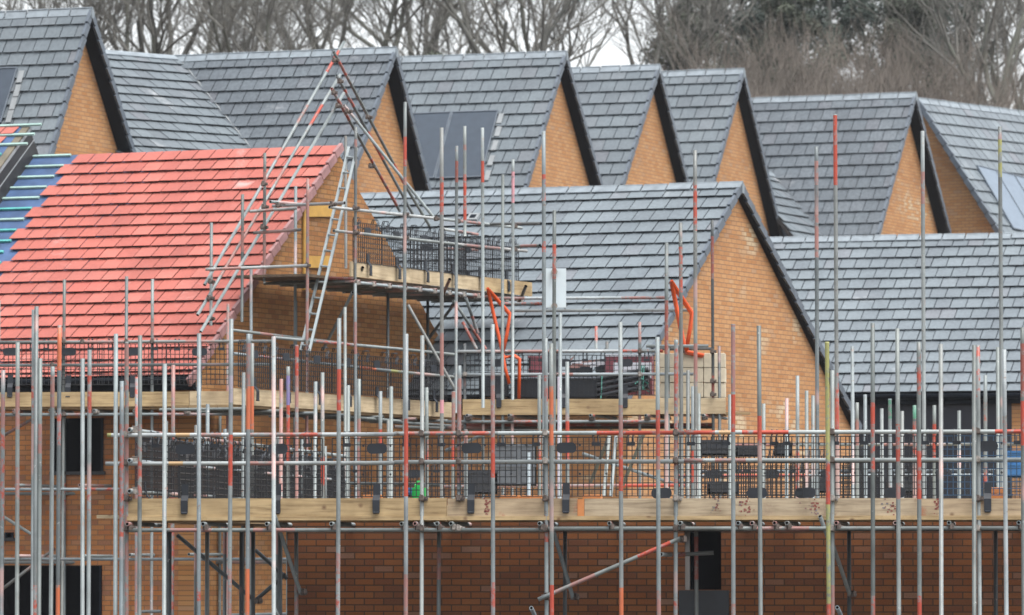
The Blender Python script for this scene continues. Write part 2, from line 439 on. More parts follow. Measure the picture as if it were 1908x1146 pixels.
# ---------------------------------------------------------------- houses
HOUSES = {}
def gauge_for(A3, Vf, rowpx):
    def py(p):
        d = p-CAM; c = d.y*math.cos(PITCH)+d.z*math.sin(PITCH); return CY-F_PX*(-d.y*math.sin(PITCH)+d.z*math.cos(PITCH))/c
    return rowpx/((py(A3+Vf*2.0)-py(A3))/2.0)
def house(key, label, A, D, theta, L, vl, vr, z_eave, tilem, brickm, tw=.285, gauge=.29, over=.25, black=True, caps=True,
          capm='verge_cap', ridgem='ridge_tile', conv_front=None, keep=None, rear_over=None, gable_far=False, bottom=None,
          wallholes=(), tile_front=True, tiles_u0=0.0, name='brick_house', flip=1, ridge_cap=True, front_wall_mat=None, row=None, rear_low=None, v_start=0.0, rim=True):
    """A: pixel of ridge end over the gable. theta: how far the ridge swings away from the image plane. flip=1: ridge recedes to the left"""
    t = R(theta)
    r = V((-math.cos(t)*flip, math.sin(t), 0)); Fd = V((-math.sin(t)*flip, -math.cos(t), 0))
    A3 = P(A[0], A[1], D)
    BL = hit(vl[0], vl[1], A3, r) if isinstance(vl, tuple) else None
    def pitch(B, dirn):
        dd = (B-A3).dot(dirn); return math.atan2(A3.z-B.z, dd)
    pf = pitch(BL, Fd) if BL is not None else R(vl)
    if isinstance(vr, tuple): pr = pitch(hit(vr[0], vr[1], A3, r), -Fd)
    else: pr = R(vr)
    wf = (A3.z-z_eave)/math.tan(pf); wr = (A3.z-z_eave)/math.tan(pr)
    if rear_low: wr = (A3.z-hit(rear_low[0], rear_low[1], A3, r).z)/math.tan(pr)
    lf, lr = wf/math.cos(pf), wr/math.cos(pr)
    Vf = Fd*math.cos(pf)-V((0, 0, math.sin(pf))); Nf = Fd*math.sin(pf)+V((0, 0, math.cos(pf)))
    Vr = -Fd*math.cos(pr)-V((0, 0, math.sin(pr))); Nr = -Fd*math.sin(pr)+V((0, 0, math.cos(pr)))
    if row: gauge = gauge_for(A3, Vf, row)
    gy = gz(A3.y)-.6 if bottom is None else bottom
    root = thing(name, label, 'house', (A3.x, A3.y, gy))
    rec = dict(A=A3, r=r, F=Fd, Vf=Vf, Nf=Nf, Vr=Vr, Nr=Nr, lf=lf, lr=lr, wf=wf, wr=wr, root=root, L=L, z_eave=z_eave, pf=pf, pr=pr, gy=gy)
    HOUSES[key] = rec
    # roof deck: front and rear slabs (black underside / soffit)
    sb = MB()
    th = .09
    prism(sb, [A3, A3+r*L, A3+r*L+Vf*lf, A3+Vf*lf], -Nf*th)
    ri = r*(0 if caps else over+.27); prism(sb, [A3+ri, A3+ri+Vr*lr, A3+r*L+Vr*lr, A3+r*L], -Nr*th)
    if black is not None: roof = sb.build('roof', 'black_soffit' if black else 'felt', root)
    rec['roof'] = roof
    tb = MB()
    cf = conv_front or [(0, 0), (L, 0), (L, lf+.04), (0, lf+.04)]
    if tile_front:
        tile_roof(tb, A3, r, Vf, Nf, cf, tw, gauge, keep=keep, u0=tiles_u0, v0=v_start)
    _sub(tb, 'roof_tiles', tilem, roof, root)
    tb = MB()
    if black is not None and caps:
        tile_roof(tb, A3, r, Vr, Nr, [(0, 0), (L, 0), (L, lr+.04), (0, lr+.04)], tw, gauge)
        _sub(tb, 'roof_tiles', tilem, roof, root)
    # verge caps, one per course
    for nm, Vd, Nn, ll, on in (('f', Vf, Nf, lf, True), ('r', Vr, Nr, lr, caps)):
        if not on: continue
        vb = MB(); v = v_start
        while v < ll-.02:
            o = A3+Vd*(v-.015)-r*.045
            a = Vd*(gauge-.014)+Nn*.03
            vb.box(o-Nn*.085+Nn*.004*random.random(), a, r*.042, Nn*.115)
            vb.box(o+Nn*.032, a, r*.055, Nn*.012)
            v += gauge
        _sub(vb, 'verge_trim', capm, roof, root)
    if ridge_cap:
        rb = MB(); u = -.05
        while u < L:
            ll = min(.44, L-u)
            for s_, (Vd, Nn) in enumerate(((Vf, Nf), (Vr, Nr))):
                o = A3+r*u+V((0, 0, .075+.010*((u*7) % 1)))
                rb.box(o-Vd*.01, r*(ll-.016), Vd*.19, -Nn*.022)
            u += .45
        # block end
        rb.box(A3-r*.06+V((0, 0, -.12))+Fd*.05, r*.02, -Fd*.10, V((0, 0, .16)))
        _sub(rb, 'ridge_tiles', ridgem, roof, root)
    # gable wall
    W = A3+r*over; dn = V((0, 0, 1))
    def uvf(p): return ((p-A3).dot(-Fd)+50+.0, p.z)
    gw = MB()
    z0f = gy
    inset = .12
    pts = [W-dn*(.10), W+Vf*(lf-inset)-Nf*.08, None, None, W+Vr*(lr-inset)-Nr*.08]
    pf_ = pts[1]; pr_ = pts[4]
    pts[2] = V((pf_.x, pf_.y, z0f)); pts[3] = V((pr_.x, pr_.y, z0f))
    prism(gw, pts, r*.28, uvf=uvf)
    gw.build('gable_wall', brickm, root)
    # far gable, front and rear walls
    W2 = A3+r*(L-.1)
    gw = MB(); pts2 = [p+r*(L-over-.35) for p in pts]; prism(gw, pts2, r*.25, uvf=uvf); gw.build('gable_wall', brickm, root)
    fw = MB()
    s0 = V((pf_.x, pf_.y, 0))+r*.282+Fd*(-.002)
    wall_rect(fw, s0, r, L-over-.6, z0f, pf_.z, -Fd, .28, holes=wallholes)
    fwo = fw.build('front_wall', front_wall_mat or brickm, root)
    rec['front0'] = s0; rec['fwall'] = fwo
    fw = MB(); s0 = V((pr_.x, pr_.y, 0))+r*.282
    wall_rect(fw, s0, r, L-over-.6, z0f, pr_.z, Fd, .28); fw.build('rear_wall', brickm, root)
    # fascia and gutter
    fb = MB()
    e = A3+Vf*(lf)+Nf*.0
    fb.box(e-Nf*.09-V((0, 0, .16)), r*L, -Fd*.03, V((0, 0, .17)), 'black_soffit')
    fb.box(e-V((0, 0, .22)), r*L, -Fd*.24, V((0, 0, .03)), 'black_soffit')
    _sub(fb, 'fascia', None, roof, root)
    gbm = MB(); gbm.tube([e+Fd*.06-V((0, 0, .09)), e+Fd*.06-V((0, 0, .09))+r*L], .055, 8, 'black_soffit')
    _sub(gbm, 'gutter', None, roof, root)
    return rec

SL = 'tile_slate'
H1 = house('h1', 'tall grey tiled house at the far left with a dark roof panel', (168, 22), 98, 21, 8, (97, 275), (246, 280), 6.2, SL, 'brick_buff', row=24.6, tw=.31)
H3 = house('h3', 'grey tiled brick gable house behind the peak of the crossed tubes', (735, 95), 103, 21, 6.6, (686, 236), (785, 300), 6.0, 'tile_slate_brownish', 'brick_buff', row=22.6, tw=.30)
H4 = house('h4', 'grey tiled gable house with a pair of dark solar panels', (1052, 102), 108, 20, 5.2, (999.6, 278), (1106, 299), 6.2, SL, 'brick_buff', over=.2, row=22.2, tw=.32)
H5 = house('h5', 'narrow grey tiled gable house just right of the solar panel house', (1226, 127), 113, 20, 3.4, (1172.5, 300), (1269, 300), 6.6, SL, 'brick_buff', over=.2, row=22, tw=.33)
H6 = house('h6', 'grey tiled brick gable house third from the right in the back row', (1383, 134), 118, 20, 3.6, (1343, 283), (1455, 440), 7.0, SL, 'brick_buff', over=.22, row=21.8, tw=.33)
H7 = house('h7', 'dark mottled tiled gable house second from the right in the back row', (1704, 178), 124, 22, 6.2, (1634.6, 440), (1770, 440), 7.4, 'tile_slate_brownish', 'brick_mid', row=21.5, tw=.33)
H8 = house('h8', 'back house at the far right with pale roof panels and falling ridge', (1711, 188), 128, 52, 9, (1864, 437), 50.0, 7.6, 'tile_slate_light', 'brick_buff', flip=-1, tw=.30, row=21)
HM = house('hm', 'light grey tiled house with the biggest orange brick gable, mid picture', (1379, 347), 88, 24, 8.2, (1229.6, 625), (1581, 758), 4.9, 'tile_slate_light', 'brick_mid', over=.09, row=21.5, tw=.32, rear_low=(1600, 800))
HR = house('hr', 'low light grey tiled house with a navy clad front', (2010, 439), 101, 17, 7.7, 38.0, 38.0, 5.36, 'tile_slate_light', 'brick_mid', row=19.3, tw=.30, front_wall_mat='navy_cladding', over=.25)

# red roofed house with blue membrane still open at its left
def redkeep(i, u, v):
    # left edge of the laid tiles in the photograph, stepping down to the left
    lim = (634-150)/119/.91 - .06 + v*.0
    vy = v*69.0   # px down
    xl = 150-vy*.60*1.0
    edge = (634-xl)/119.0/.915 - v*.0
    return u < U_EDGE(i, v)
A3r = P(634, 272, 83); tr = R(24); rr = V((-math.cos(tr), math.sin(tr), 0)); Fr = V((-math.sin(tr), -math.cos(tr), 0))
BLr = hit(376, 673, A3r, rr); pfr = math.atan2(A3r.z-BLr.z, (BLr-A3r).dot(Fr))
Vfr = Fr*math.cos(pfr)-V((0, 0, math.sin(pfr))); Nfr = Fr*math.sin(pfr)+V((0, 0, math.cos(pfr)))
def on_red(px, py):
    q = hit(px, py, A3r, Nfr)-A3r; return q.dot(rr), q.dot(Vfr)
e_pts = [on_red(*p) for p in ((150, 290), (118, 325), (62, 405), (32, 447), (2, 510), (-20, 545), (-80, 640))]
GR = gauge_for(A3r, Vfr, 20.3)
def U_EDGE(i, v):
    v = (i//2*2+1)*GR
    for (ua, va), (ub, vb) in zip(e_pts, e_pts[1:]):
        if v <= vb: return ua+(ub-ua)*(v-va)/(vb-va)
    return e_pts[-1][0]
z_red = P(376, 706, 80.5).z
uP = on_red(66, 290)[0]
HD = house('hd', 'half tiled red roofed house with blue membrane open at the left', (634, 272), 83, 24, uP+.0, (376, 673), (842, 652), z_red, 'tile_red', 'brick_red_house',
           tw=.31, gauge=.285, row=20.3, over=.04, caps=False, capm='verge_cap_red', ridge_cap=False, keep=redkeep, bottom=gz(80)-.1, black=True, front_wall_mat='brick_wall_left')
print('pitches', {k: (round(math.degrees(h['pf'])), round(math.degrees(h['pr'])), round(h['A'].z, 1), round(h['A'].z-h['gy'], 1)) for k, h in HOUSES.items()})
rd = HD['root']
mbn = MB(); mbn.box(A3r+rr*(3.0)+Nfr*.001, rr*(uP-3.0), Vfr*HD['lf'], Nfr*.006); _sub(mbn, 'membrane', 'membrane_blue', HD['roof'], rd)
v = .03; k = 0
while v < HD['lf']:
    m_ = 'batten_teal' if (k in (5, 7, 8, 9, 10, 12) or k > 11 and k % 2) else 'batten_pale'
    ue = min(U_EDGE(k, v)+.12, uP-.1)
    mb = MB(); mb.box(A3r+rr*ue+Vfr*(v-.02)+Nfr*.013, rr*(uP-ue), Vfr*.042, Nfr*.03)
    _sub(mb, 'roof_batten', m_, HD['roof'], rd)
    v += GR; k += 1

# party upstand between the two red roofs, and the neighbour
PW = A3r+rr*uP
upx = [hit(*p, PW, rr) for p in ((55, 238), (0, 335), (-260, 800), (-60, 800), (0, 402), (70, 292), (82, 285))]
mb = MB()
topf = upx[0]; 
prism(mb, [topf, topf+Vfr*8.0, topf+Vfr*8.0-Nfr*.42, PW+Nfr*.0-Vfr*.05, PW+V((0, 0, -.1))-Fr*.25], rr*.16)
nb = thing('brick_house', 'red roofed neighbour cut off at the left behind the black upstand', 'house', (PW.x-2, PW.y, gz(84)-.3))
up = mb.build('roof_upstand', 'party_black', nb)
mb = MB(); mb.box(topf+Nfr*.004-rr*.01, Vfr*8, rr*.18, Nfr*.02); _sub(mb, 'capping', 'party_edge', up, nb)
mb = MB(); mb.box(topf-Nfr*.24-rr*.012, Vfr*8, rr*.008, Nfr*.02); mb.box(topf+Nfr*.01-rr*.03, Vfr*8, rr*.006, -Nfr*.05); 
mb.cbox(topf+Vfr*2.05-Nfr*.20-rr*.014, Vfr*.22, Nfr*.055, rr*.004)
_sub(mb, 'pale_strip', 'lead_strip', up, nb)
NA = hit(45, 234, topf, Nfr)
NA = topf+rr*.12+Nfr*.02-Vfr*.02
Ln = 6.0
mb = MB(); prism(mb, [NA, NA+rr*Ln, NA+rr*Ln+Vfr*8, NA+Vfr*8], -Nfr*.09)
nroof = mb.build('roof', 'felt', nb)
mb = MB(); mb.box(NA+Nfr*.003, rr*Ln, Vfr*7.8, Nfr*.006); _sub(mb, 'membrane', 'membrane_blue', nroof, nb)
for k in range(18):
    mb = MB(); mb.box(NA-rr*(.35 if k < 3 else 0)+Vfr*(k*.285-.01)+Nfr*.013, rr*(Ln+.3), Vfr*.042, Nfr*.03); _sub(mb, 'roof_batten', 'batten_teal' if k in (3, 5, 8) else 'batten_pale', nroof, nb)
mb = MB(); tile_roof(mb, NA, rr, Vfr, Nfr, [(.05, 0), (Ln, 0), (Ln, 7.6), (.05, 7.6)], .29, .285, keep=lambda i, u, v: u > -.05 + i*.11, stag=.5)
_sub(mb, 'roof_tiles', 'tile_red', nroof, nb)
mb = MB(); prism(mb, [NA-V((0, 0, .09)), NA-Fr*3-V((0, 0, 2.6)), V((NA.x-Fr.x*3, NA.y-Fr.y*3, 0)), V((NA.x+Vfr.x*7.7, NA.y+Vfr.y*7.7, 0)), NA+Vfr*7.7-Nfr*.1], rr*Ln, uvf=lambda p: (p.x*1.1, p.z))
mb.build('front_wall', 'brick_wall_left', nb)

# wing with a valley between the first two back houses, and the small one further right
def wing(rec, pv, pfar, low, label, tilem=SL, ext=-1.0, extb=1.2):
    """roof plane meeting rec's front slope along the valley pv[0]-pv[1]"""
    v0 = hit(*pv[0], rec['A'], rec['Nf']); v1 = hit(*pv[1], rec['A'], rec['Nf'])
    d = ray(*pfar); e0 = CAM+d*((v0.z-CAM.z)/d.z)      # same height as the valley head
    U = (v0-e0).normalized(); L = (v0-e0).length
    Nn = U.cross(v1-v0).normalized()
    if Nn.z < 0: Nn = -Nn
    Vd = Nn.cross(U); Vd = Vd if Vd.z < 0 else -Vd
    a = (v1-v0).dot(U); b = (v1-v0).dot(Vd)
    s = low/b
    conv = [(ext, 0), (L, 0), (L+a*s, low), (ext-extb, low)]
    root = thing('brick_house', label, 'house', (e0.x, e0.y, gz(e0.y)-.5))
    mb = MB(); prism(mb, [e0+U*u+Vd*v for u, v in conv], -Nn*.08); rf = mb.build('roof', 'felt', root)
    mb = MB(); tile_roof(mb, e0, U, Vd, Nn, conv, .33, .335); _sub(mb, 'roof_tiles', tilem, rf, root)
    mb = MB(); mb.box(e0+U*ext+Nn*.03, U*(L-ext-.05), Vd*.16, Nn*.03); _sub(mb, 'ridge_tiles', 'ridge_tile', rf, root)
    mb = MB(); dv = (v1-v0).normalized(); mb.box(v0+Nn*.035, dv*(v1-v0).length*s, U*.10, Nn*.03); _sub(mb, 'valley_trim', 'lead_strip', rf, root)
    dh = V((U.x, U.y, 0)).normalized(); mb = MB(); back = V((Vd.x, Vd.y, 0)).normalized()
    c0 = e0+U*(ext+.1)+Vd*(low-.2); z1 = c0.z-.1
    wall_rect(mb, V((c0.x, c0.y, 0)), dh, L-ext-.5, gz(e0.y)-.5, z1, -back, .3); mb.build('front_wall', 'brick_buff', root)
    return root
wing(H3, ((327, 108), (462, 277)), (190, 97), 5.8, 'grey roof with falling courses running into a valley at the back left', ext=-1.2, extb=1.4)
wing(H7, ((1437, 325), (1530, 438)), (1400, 318), 4.2, 'small grey roof wedge in the valley between two back row gables', ext=-.5, extb=3.0)

# solar panels laid in the roofs
def panel(rec, quad, parent_name='solar_panel', m='solar_glass', lift=.07, seams=0, pale=False):
    q = [hit(*p, rec['A']+rec['Nf']*lift, rec['Nf']) for p in quad]
    mb = MB(); prism(mb, q, -rec['Nf']*.05, m)
    fr = MB()
    for a, b in zip(q, q[1:]+q[:1]):
        d = (b-a).normalized(); c = d.cross(rec['Nf'])*.028
        fr.box(a-d*.0-c*.5+rec['Nf']*.003, b-a, c, rec['Nf']*.012, 'verge_cap')
    if seams:
        for k in range(1, seams):
            a = q[0]+(q[1]-q[0])*k/seams; b = q[3]+(q[2]-q[3])*k/seams
            fr.box(a+rec['Nf']*.003, b-a, rec['r']*.025, rec['Nf']*.012, 'verge_cap')
    o = _sub(mb, parent_name, None, rec['roof'], rec['root']); _sub2 = fr.build('panel_frame', None, None, origin=rec['root'].location)
    _sub2.location = (0, 0, 0); _sub2.parent = rec['roof']
    return o
panel(H4, ((745, 213), (840, 209), (808, 331), (713, 335)))
panel(H4, ((843, 209), (928, 206), (896, 329), (811, 332)))
panel(H1, ((-50, 129), (32, 126), (1, 228), (-85, 232)))
panel(H8, ((1820, 308), (1990, 352), (2070, 470), (1888, 425)), m='solar_pale', seams=5)
# pale cut tiles beside the panels
for rec, pts in ((H4, [(930, 212), (926, 236), (920, 262), (913, 290), (906, 318)]), (H1, [(36, 132), (30, 158), (23, 182), (16, 206)])):
    for p in pts:
        mb = MB(); o = hit(*p, rec['A']+rec['Nf']*.06, rec['Nf']); mb.box(o, -rec['r']*.11, rec['Vf']*.27, rec['Nf']*.01)
        _sub(mb, 'cut_tile', 'lead_strip', rec['roof'], rec['root'])
# small roof vent on the middle house
mb = MB(); c = hit(876, 402, HM['A']+HM['Nf']*.05, HM['Nf'])
mb.box(c, -HM['r']*.20, HM['Vf']*.19, HM['Nf']*.05, 'lead_strip'); mb.box(c-HM['r']*.05+HM['Vf']*.05+HM['Nf']*.05, -HM['r']*.10, HM['Vf']*.09, HM['Nf']*.01, 'black_soffit')
_sub(mb, 'roof_vent', None, HM['roof'], HM['root'])

# openings in the red house's lower walls: dark window recesses with reveal
def opening(px0, py0, px1, py1, plane_p, plane_n, dh, root, frame='window_frame', depth=.01, m='room_dark', left_frame=False):
    a = hit(px0, py0, plane_p, plane_n); b = hit(px1, py1, plane_p, plane_n)
    u = (b-a).dot(dh); z1, z0 = a.z, b.z
    mb = MB(); out = plane_n if plane_n.y < 0 else -plane_n
    mb.box(V((a.x, a.y, z0))+out*.004-out*.0, dh*u, V((0, 0, z1-z0)), out*.006, m)
    o = mb.build('window', None, root)
    fb = MB()
    for q0, du, dz in ((V((a.x, a.y, z0)), .035, z1-z0), (V((a.x, a.y, z0))+dh*(u-.035), .035, z1-z0)):
        fb.box(q0+out*.011, dh*du, V((0, 0, dz)), out*.02, frame if left_frame else 'black_soffit')
    fb.box(V((a.x, a.y, z0))-dh*.04+out*.011-V((0, 0, .05)), dh*(u+.08), V((0, 0, .05)), out*.05, 'party_black')
    _sub(fb, 'window_frame', None, o, root)
    return o
fpl = HD['front0']
opening(100, 780, 193, 878, fpl+Fr*.0, -Fr, -rr, rd)
opening(-30, 1054, 190, 1200, fpl, -Fr, -rr, rd)
opening(10, 992, 26, 1002, fpl, -Fr, -rr, rd)
# black band of cladding under the eave
a = hit(5, 708, fpl+Fr*.02, Fr); b = hit(332, 726, fpl+Fr*.02, Fr)
mb = MB(); mb.box(V((a.x-1, a.y+.45, b.z-.06)), (b-a).project(rr)+rr*-0+(-rr)*.9, V((0, 0, .42)), Fr*.02); mb.build('eaves_cladding', 'navy_cladding', rd)
# yellow boarded loft opening in the gable
gp = A3r+rr*.035
def gq(px, py, off=0): return hit(px, py, gp-rr*off, rr)
for (x0, y0, x1, y1) in ((568, 383, 617, 404), (572, 477, 612, 499)):
    mb = MB(); a = gq(x0, y0, .01); b = gq(x1, y0, .01); c = gq(x0, y1, .01)
    mb.box(a, b-a, V((0, 0, c.z-a.z)), -rr*.03); mb.build('boarded_opening', 'yellow_board', rd)
mb = MB(); a = gq(564, 384, .012); c = gq(564, 540, .012); mb.box(a, -Fr*.16, V((0, 0, c.z-a.z)), -rr*.03); mb.build('boarded_opening', 'insulation', rd)

# ---------------------------------------------------------------- the nearer brick building at the bottom
ang = R(7.6)
U0 = V((math.cos(ang), -math.sin(ang), 0)); V0 = V((math.sin(ang), math.cos(ang), 0))
O0 = P(240, 965, 60)
def fpt(px, py, off): return hit(px, py, O0+V0*off, V0)
WOFF = 1.5
zdeck = O0.z
nbld = thing('brick_building', 'nearest dark red brick building under the front scaffold', 'building', (fpt(1200, 1100, WOFF).x, fpt(1200, 1100, WOFF).y+3, 0))
c0 = fpt(535, 1100, WOFF); c1 = fpt(2100, 1100, WOFF)
Lw = (c1-c0).dot(U0)
h0 = fpt(1275, 990, WOFF); h1 = fpt(1344, 1099, WOFF)
hole = ((h0-c0).dot(U0), (h1-c0).dot(U0), h1.z, h0.z)
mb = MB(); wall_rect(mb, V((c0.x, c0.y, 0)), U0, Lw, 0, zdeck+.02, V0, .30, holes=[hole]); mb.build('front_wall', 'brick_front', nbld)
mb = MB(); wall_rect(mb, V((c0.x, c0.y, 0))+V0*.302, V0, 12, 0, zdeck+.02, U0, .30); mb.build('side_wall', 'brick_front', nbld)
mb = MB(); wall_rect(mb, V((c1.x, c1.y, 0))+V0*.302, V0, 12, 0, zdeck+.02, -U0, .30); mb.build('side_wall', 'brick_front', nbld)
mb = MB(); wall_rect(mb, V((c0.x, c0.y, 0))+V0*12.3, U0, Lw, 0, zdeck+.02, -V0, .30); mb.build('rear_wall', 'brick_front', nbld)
mb = MB(); mb.box(V((c0.x, c0.y, zdeck-.28))+V0*.31+U0*.31, U0*(Lw-.62), V0*11.6, V((0, 0, .2))); mb.build('floor_slab', 'toe_far', nbld)
mb = MB(); hz = V((c0.x, c0.y, 0))
mb.box(hz+U0*(hole[0])+V((0, 0, hole[2]))+V0*.10, U0*.05, V0*.05, V((0, 0, hole[3]-hole[2])), 'window_frame')
mb.box(hz+U0*(hole[0]+.055)+V((0, 0, hole[2]))+V0*.16, U0*(hole[1]-hole[0]-.06), V0*.01, V((0, 0, hole[3]-hole[2])), 'room_dark')
wn = mb.build('window', None, nbld)
mb = MB(); a = fpt(1265, 1100, WOFF-.05); b = fpt(1358, 1100, WOFF-.05)
mb.box(V((a.x, a.y, a.z-.9)), U0*(b-a).dot(U0), V0*.045, V((0, 0, .9)), 'black_plastic'); mb.build('damp_sheet', None, nbld)

# ---------------------------------------------------------------- scaffold kit
TR = .0242
COUP = {}
def coupler_mesh(pale):
    if pale in COUP: return COUP[pale]
    mb = MB(); m = 'coupler_pale' if pale else 'coupler_steel'
    mb.tube([V((0, 0, -.03)), V((0, 0, .03))], .033, 10, m)
    mb.tube([V((-.03, -.05, 0)), V((.03, -.05, 0))], .033, 10, m)
    mb.box(V((.02, -.03, -.022)), V((.045, 0, 0)), V((0, .03, 0)), V((0, 0, .044)), m)
    mb.tube([V((.045, -.06, 0)), V((.045, .035, 0))], .009, 6, m)
    mb.tube([V((-.01, -.09, .04)), V((-.01, -.01, .04))], .009, 6, m)
    mb.box(V((-.02, -.09, -.02)), V((.04, 0, 0)), V((0, .012, 0)), V((0, 0, .06)), m)
    o = mb.build('coupler', m); me = o.data; bpy.data.objects.remove(o)
    COUP[pale] = me; return me
def coupler(root, p, rz=0, pale=False, ry=0):
    o = bpy.data.objects.new('coupler', coupler_mesh(pale)); C.objects.link(o); o.parent = root
    o.location = V(p)-root.location; o.rotation_euler = (0, ry, rz); return o
def std(root, px, ytop, D, paint='', base='g', ybot=None, name='standard', r=TR, pt=None, xbot=None):
    """upright tube. D: depth or a function px,py->world. paint: 'y0-y1:c ...'"""
    f = D if callable(D) else (lambda x, y: P(x, y, D))
    top = f(px, ytop)
    def atz(y):
        d = ray(px, y); return CAM.z + d.z*((top-CAM).dot(V((0, 1, 0)))/d.y)
    zb = atz(ybot) if ybot else gz(top.y)
    segs = []
    for s in paint.split():
        rg, c = s.split(':'); a, b = rg.split('-'); segs.append((atz(float(b)), atz(float(a)), c))
    cuts = sorted({zb, top.z, *[max(zb, min(top.z, q)) for s in segs for q in s[:2]]})
    mats = []
    for a, b in zip(cuts, cuts[1:]):
        m = base
        for s in segs:
            if s[0]-1e-6 <= a and b <= s[1]+1e-6: m = s[2]
        mats.append(m)
    xo = 0
    lean = V((random.uniform(-.004, .004), random.uniform(-.004, .004), 0))
    pts = [V((top.x, top.y, z))+lean*(z-top.z) for z in cuts]
    mb = MB(); mb.tube(pts, r, 10, mats, hollow=False)
    return mb.build(name, None, root)
def bar(root, a, b, paint='', base='g', name='ledger', r=TR, hollow=True):
    """tube between world points; paint 't0-t1:c' in fractions"""
    a, b = V(a), V(b); segs = []
    for s in paint.split():
        rg, c = s.split(':'); x, y = rg.split('-'); segs.append((float(x), float(y), c))
    cuts = sorted({0, 1, *[q for s in segs for q in s[:2]]}); mats = []
    for x, y in zip(cuts, cuts[1:]):
        m = base
        for s in segs:
            if s[0] <= x and y <= s[1]: m = s[2]
        mats.append(m)
    mb = MB(); mb.tube([a+(b-a)*t for t in cuts], r, 10, mats, hollow=hollow)
    return mb.build(name, None, root)
def board(root, a, b, h, th, m, name='toe_board', n=None):
    """plank on edge from a to b (top edge), height h downwards, thickness along n"""
    a, b = V(a), V(b); d = b-a
    n = n or V((-d.y, d.x, 0)).normalized()
    mb = MB(); mb.box(a-V((0, 0, h)), d, V((0, 0, h)), n*th)
    return mb.build(name, m, root)

# ---- front scaffold round the nearest building
fs = thing('scaffold', 'front scaffold with long timber toe boards round the nearest brick building', 'scaffold', (O0.x, O0.y, 0))
FR = lambda off: (lambda x, y: fpt(x, y, off))
for px, yt, paint, b in ((236, 637, '640-690:p 700-760:s 790-1146:p', 'g'), (787, 625, '', 'g'), (1017, 630, '960-1010:s 700-760:s', 'g'), (1260, 633, '640-800:s 820-900:s 1120-1146:s', 'g'),
                         (1551, 690, '1090-1146:p', 'g'), (1822, 643, '643-740:s', 'g')):
    std(fs, px, yt, FR(0), paint, b)
for px in (856,):
    std(fs, px, 681, FR(.06), '700-900:p', 'g', ybot=945)
# inner row under the deck
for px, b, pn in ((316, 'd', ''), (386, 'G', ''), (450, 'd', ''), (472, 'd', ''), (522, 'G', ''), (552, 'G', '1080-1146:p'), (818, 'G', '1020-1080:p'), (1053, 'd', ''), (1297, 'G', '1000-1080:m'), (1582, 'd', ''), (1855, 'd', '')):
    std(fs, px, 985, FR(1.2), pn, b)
# rails
def frail(y0, x0, x1, off, paint, base='q', name='guard_rail'):
    a = fpt(x0, y0, off); z = a.z
    b = fpt(x1, y0-.0041*(x1-x0), off); b.z = z
    return bar(fs, a, b, paint, base, name)
def fr2(xs, y): return y
frail(811, 200, 735, -.05, '0-.015:y .24-.29:t .33-.4:p .5-.64:p .64-.75:s')
frail(808, 735, 1275, -.05, '.05-.36:s .7-1:r', 'q')
frail(806, 1275, 2000, -.05, '0-.08:r .09-.12:t .15-.27:r .8-.9:r', 'q')
frail(864, 197, 735, -.05, '.22-.27:t .5-.62:p')
frail(861, 735, 1275, -.05, '')
frail(858, 1275, 2000, -.05, '0-.05:p .08-.16:p')
frail(988, 240, 1020, -.05, '.1-.2:p .3-.4:p', 'g', 'ledger')
frail(985, 1022, 2000, -.05, '.4-.5:p', 'g', 'ledger')
a = fpt(280, 1000, 1.2); bar(fs, V((a.x, a.y, zdeck-.13)), V((a.x, a.y, zdeck-.13))+U0*11, '', 'd')
for px in (237, 378, 497, 617, 748, 773, 814, 840, 1005, 1135, 1267, 1375, 1401, 1443, 1466, 1558, 1668, 1768, 1898):
    a = fpt(px, 976.5-(px-240)*.0016, -.14); bar(fs, a, a+V0*1.75+U0*random.uniform(-.03, .03), random.choice(['', '', '0-.2:p', '.05-.12:m']), 'g', 'transom')
    o = coupler(fs, a+V0*.14-V((0, 0, .045)), -ang+.3, random.random() < .3)
# deck boards (five wide), two lengths
for j in range(5):
    for (x0, x1) in ((240, 830), (832, 1440), (1442, 2000)):
        a = fpt(x0, 971, .03); b = fpt(x1, 971, .03)
        mb = MB(); q = V((a.x, a.y, zdeck-.047+random.uniform(0, .004)))+V0*(.03+j*.235)
        mb.box(q, U0*((b-a).dot(U0)-.01), V0*.225, V((0, 0, .038))); mb.build('deck_board', 'deck_timber', fs)
for px0, px1, m_, dz in ((236, 832, 'toe_timber', 0), (834, 1076, 'toe_stained', 0), (1089, 1712, 'toe_grey', 0), (1714, 2000, 'toe_stained', 0)):
    a = fpt(px0, 929, -.005); b = fpt(px1, 929, -.005); b = a+U0*(b-a).dot(U0)
    board(fs, a, b, .215, .034, m_, n=V0)
    if px0 > 500: pass
mb = MB(); a = fpt(1076, 930, -.012); mb.box(a-V((0, 0, .2)), U0*.075, V0*.05, V((0, 0, .2))); mb.build('spacer_bricks', 'brick_loose', fs)
for px, wz in ((1387, .13), (1515, .10), (1655, .14), (1332, .06), (1745, .05), (905, .05)):
    c_ = fpt(px, 945, -.008); rn = random.Random(px)
    for k in range(26):
        mb = MB() if k == 0 else mb; q = c_+U0*rn.gauss(0, wz*.4)+V((0, 0, rn.gauss(0, .05))); sz = rn.uniform(.006, .02)
        if abs((q-c_).z) < .095: mb.box(q, U0*sz*1.3, V0*.0015, V((0, 0, sz)))
    mk_ = mb.build('paint_mark', 'm', fs); mk_['kind'] = 'stuff'
# second, lower deck edge line (double boarding)
a = fpt(236, 962, -.02)
mb = MB(); mb.box(V((a.x, a.y, zdeck-.03)), U0*11.2, V0*.03, V((0, 0, .045))); mb.build('deck_edge', 'toe_timber', fs)
mb = MB(); q = fpt(180, 966, .4); mb.box(q, U0*.42, V0*.225, V((0, 0, .038))); mb.build('deck_board', 'toe_far', fs)
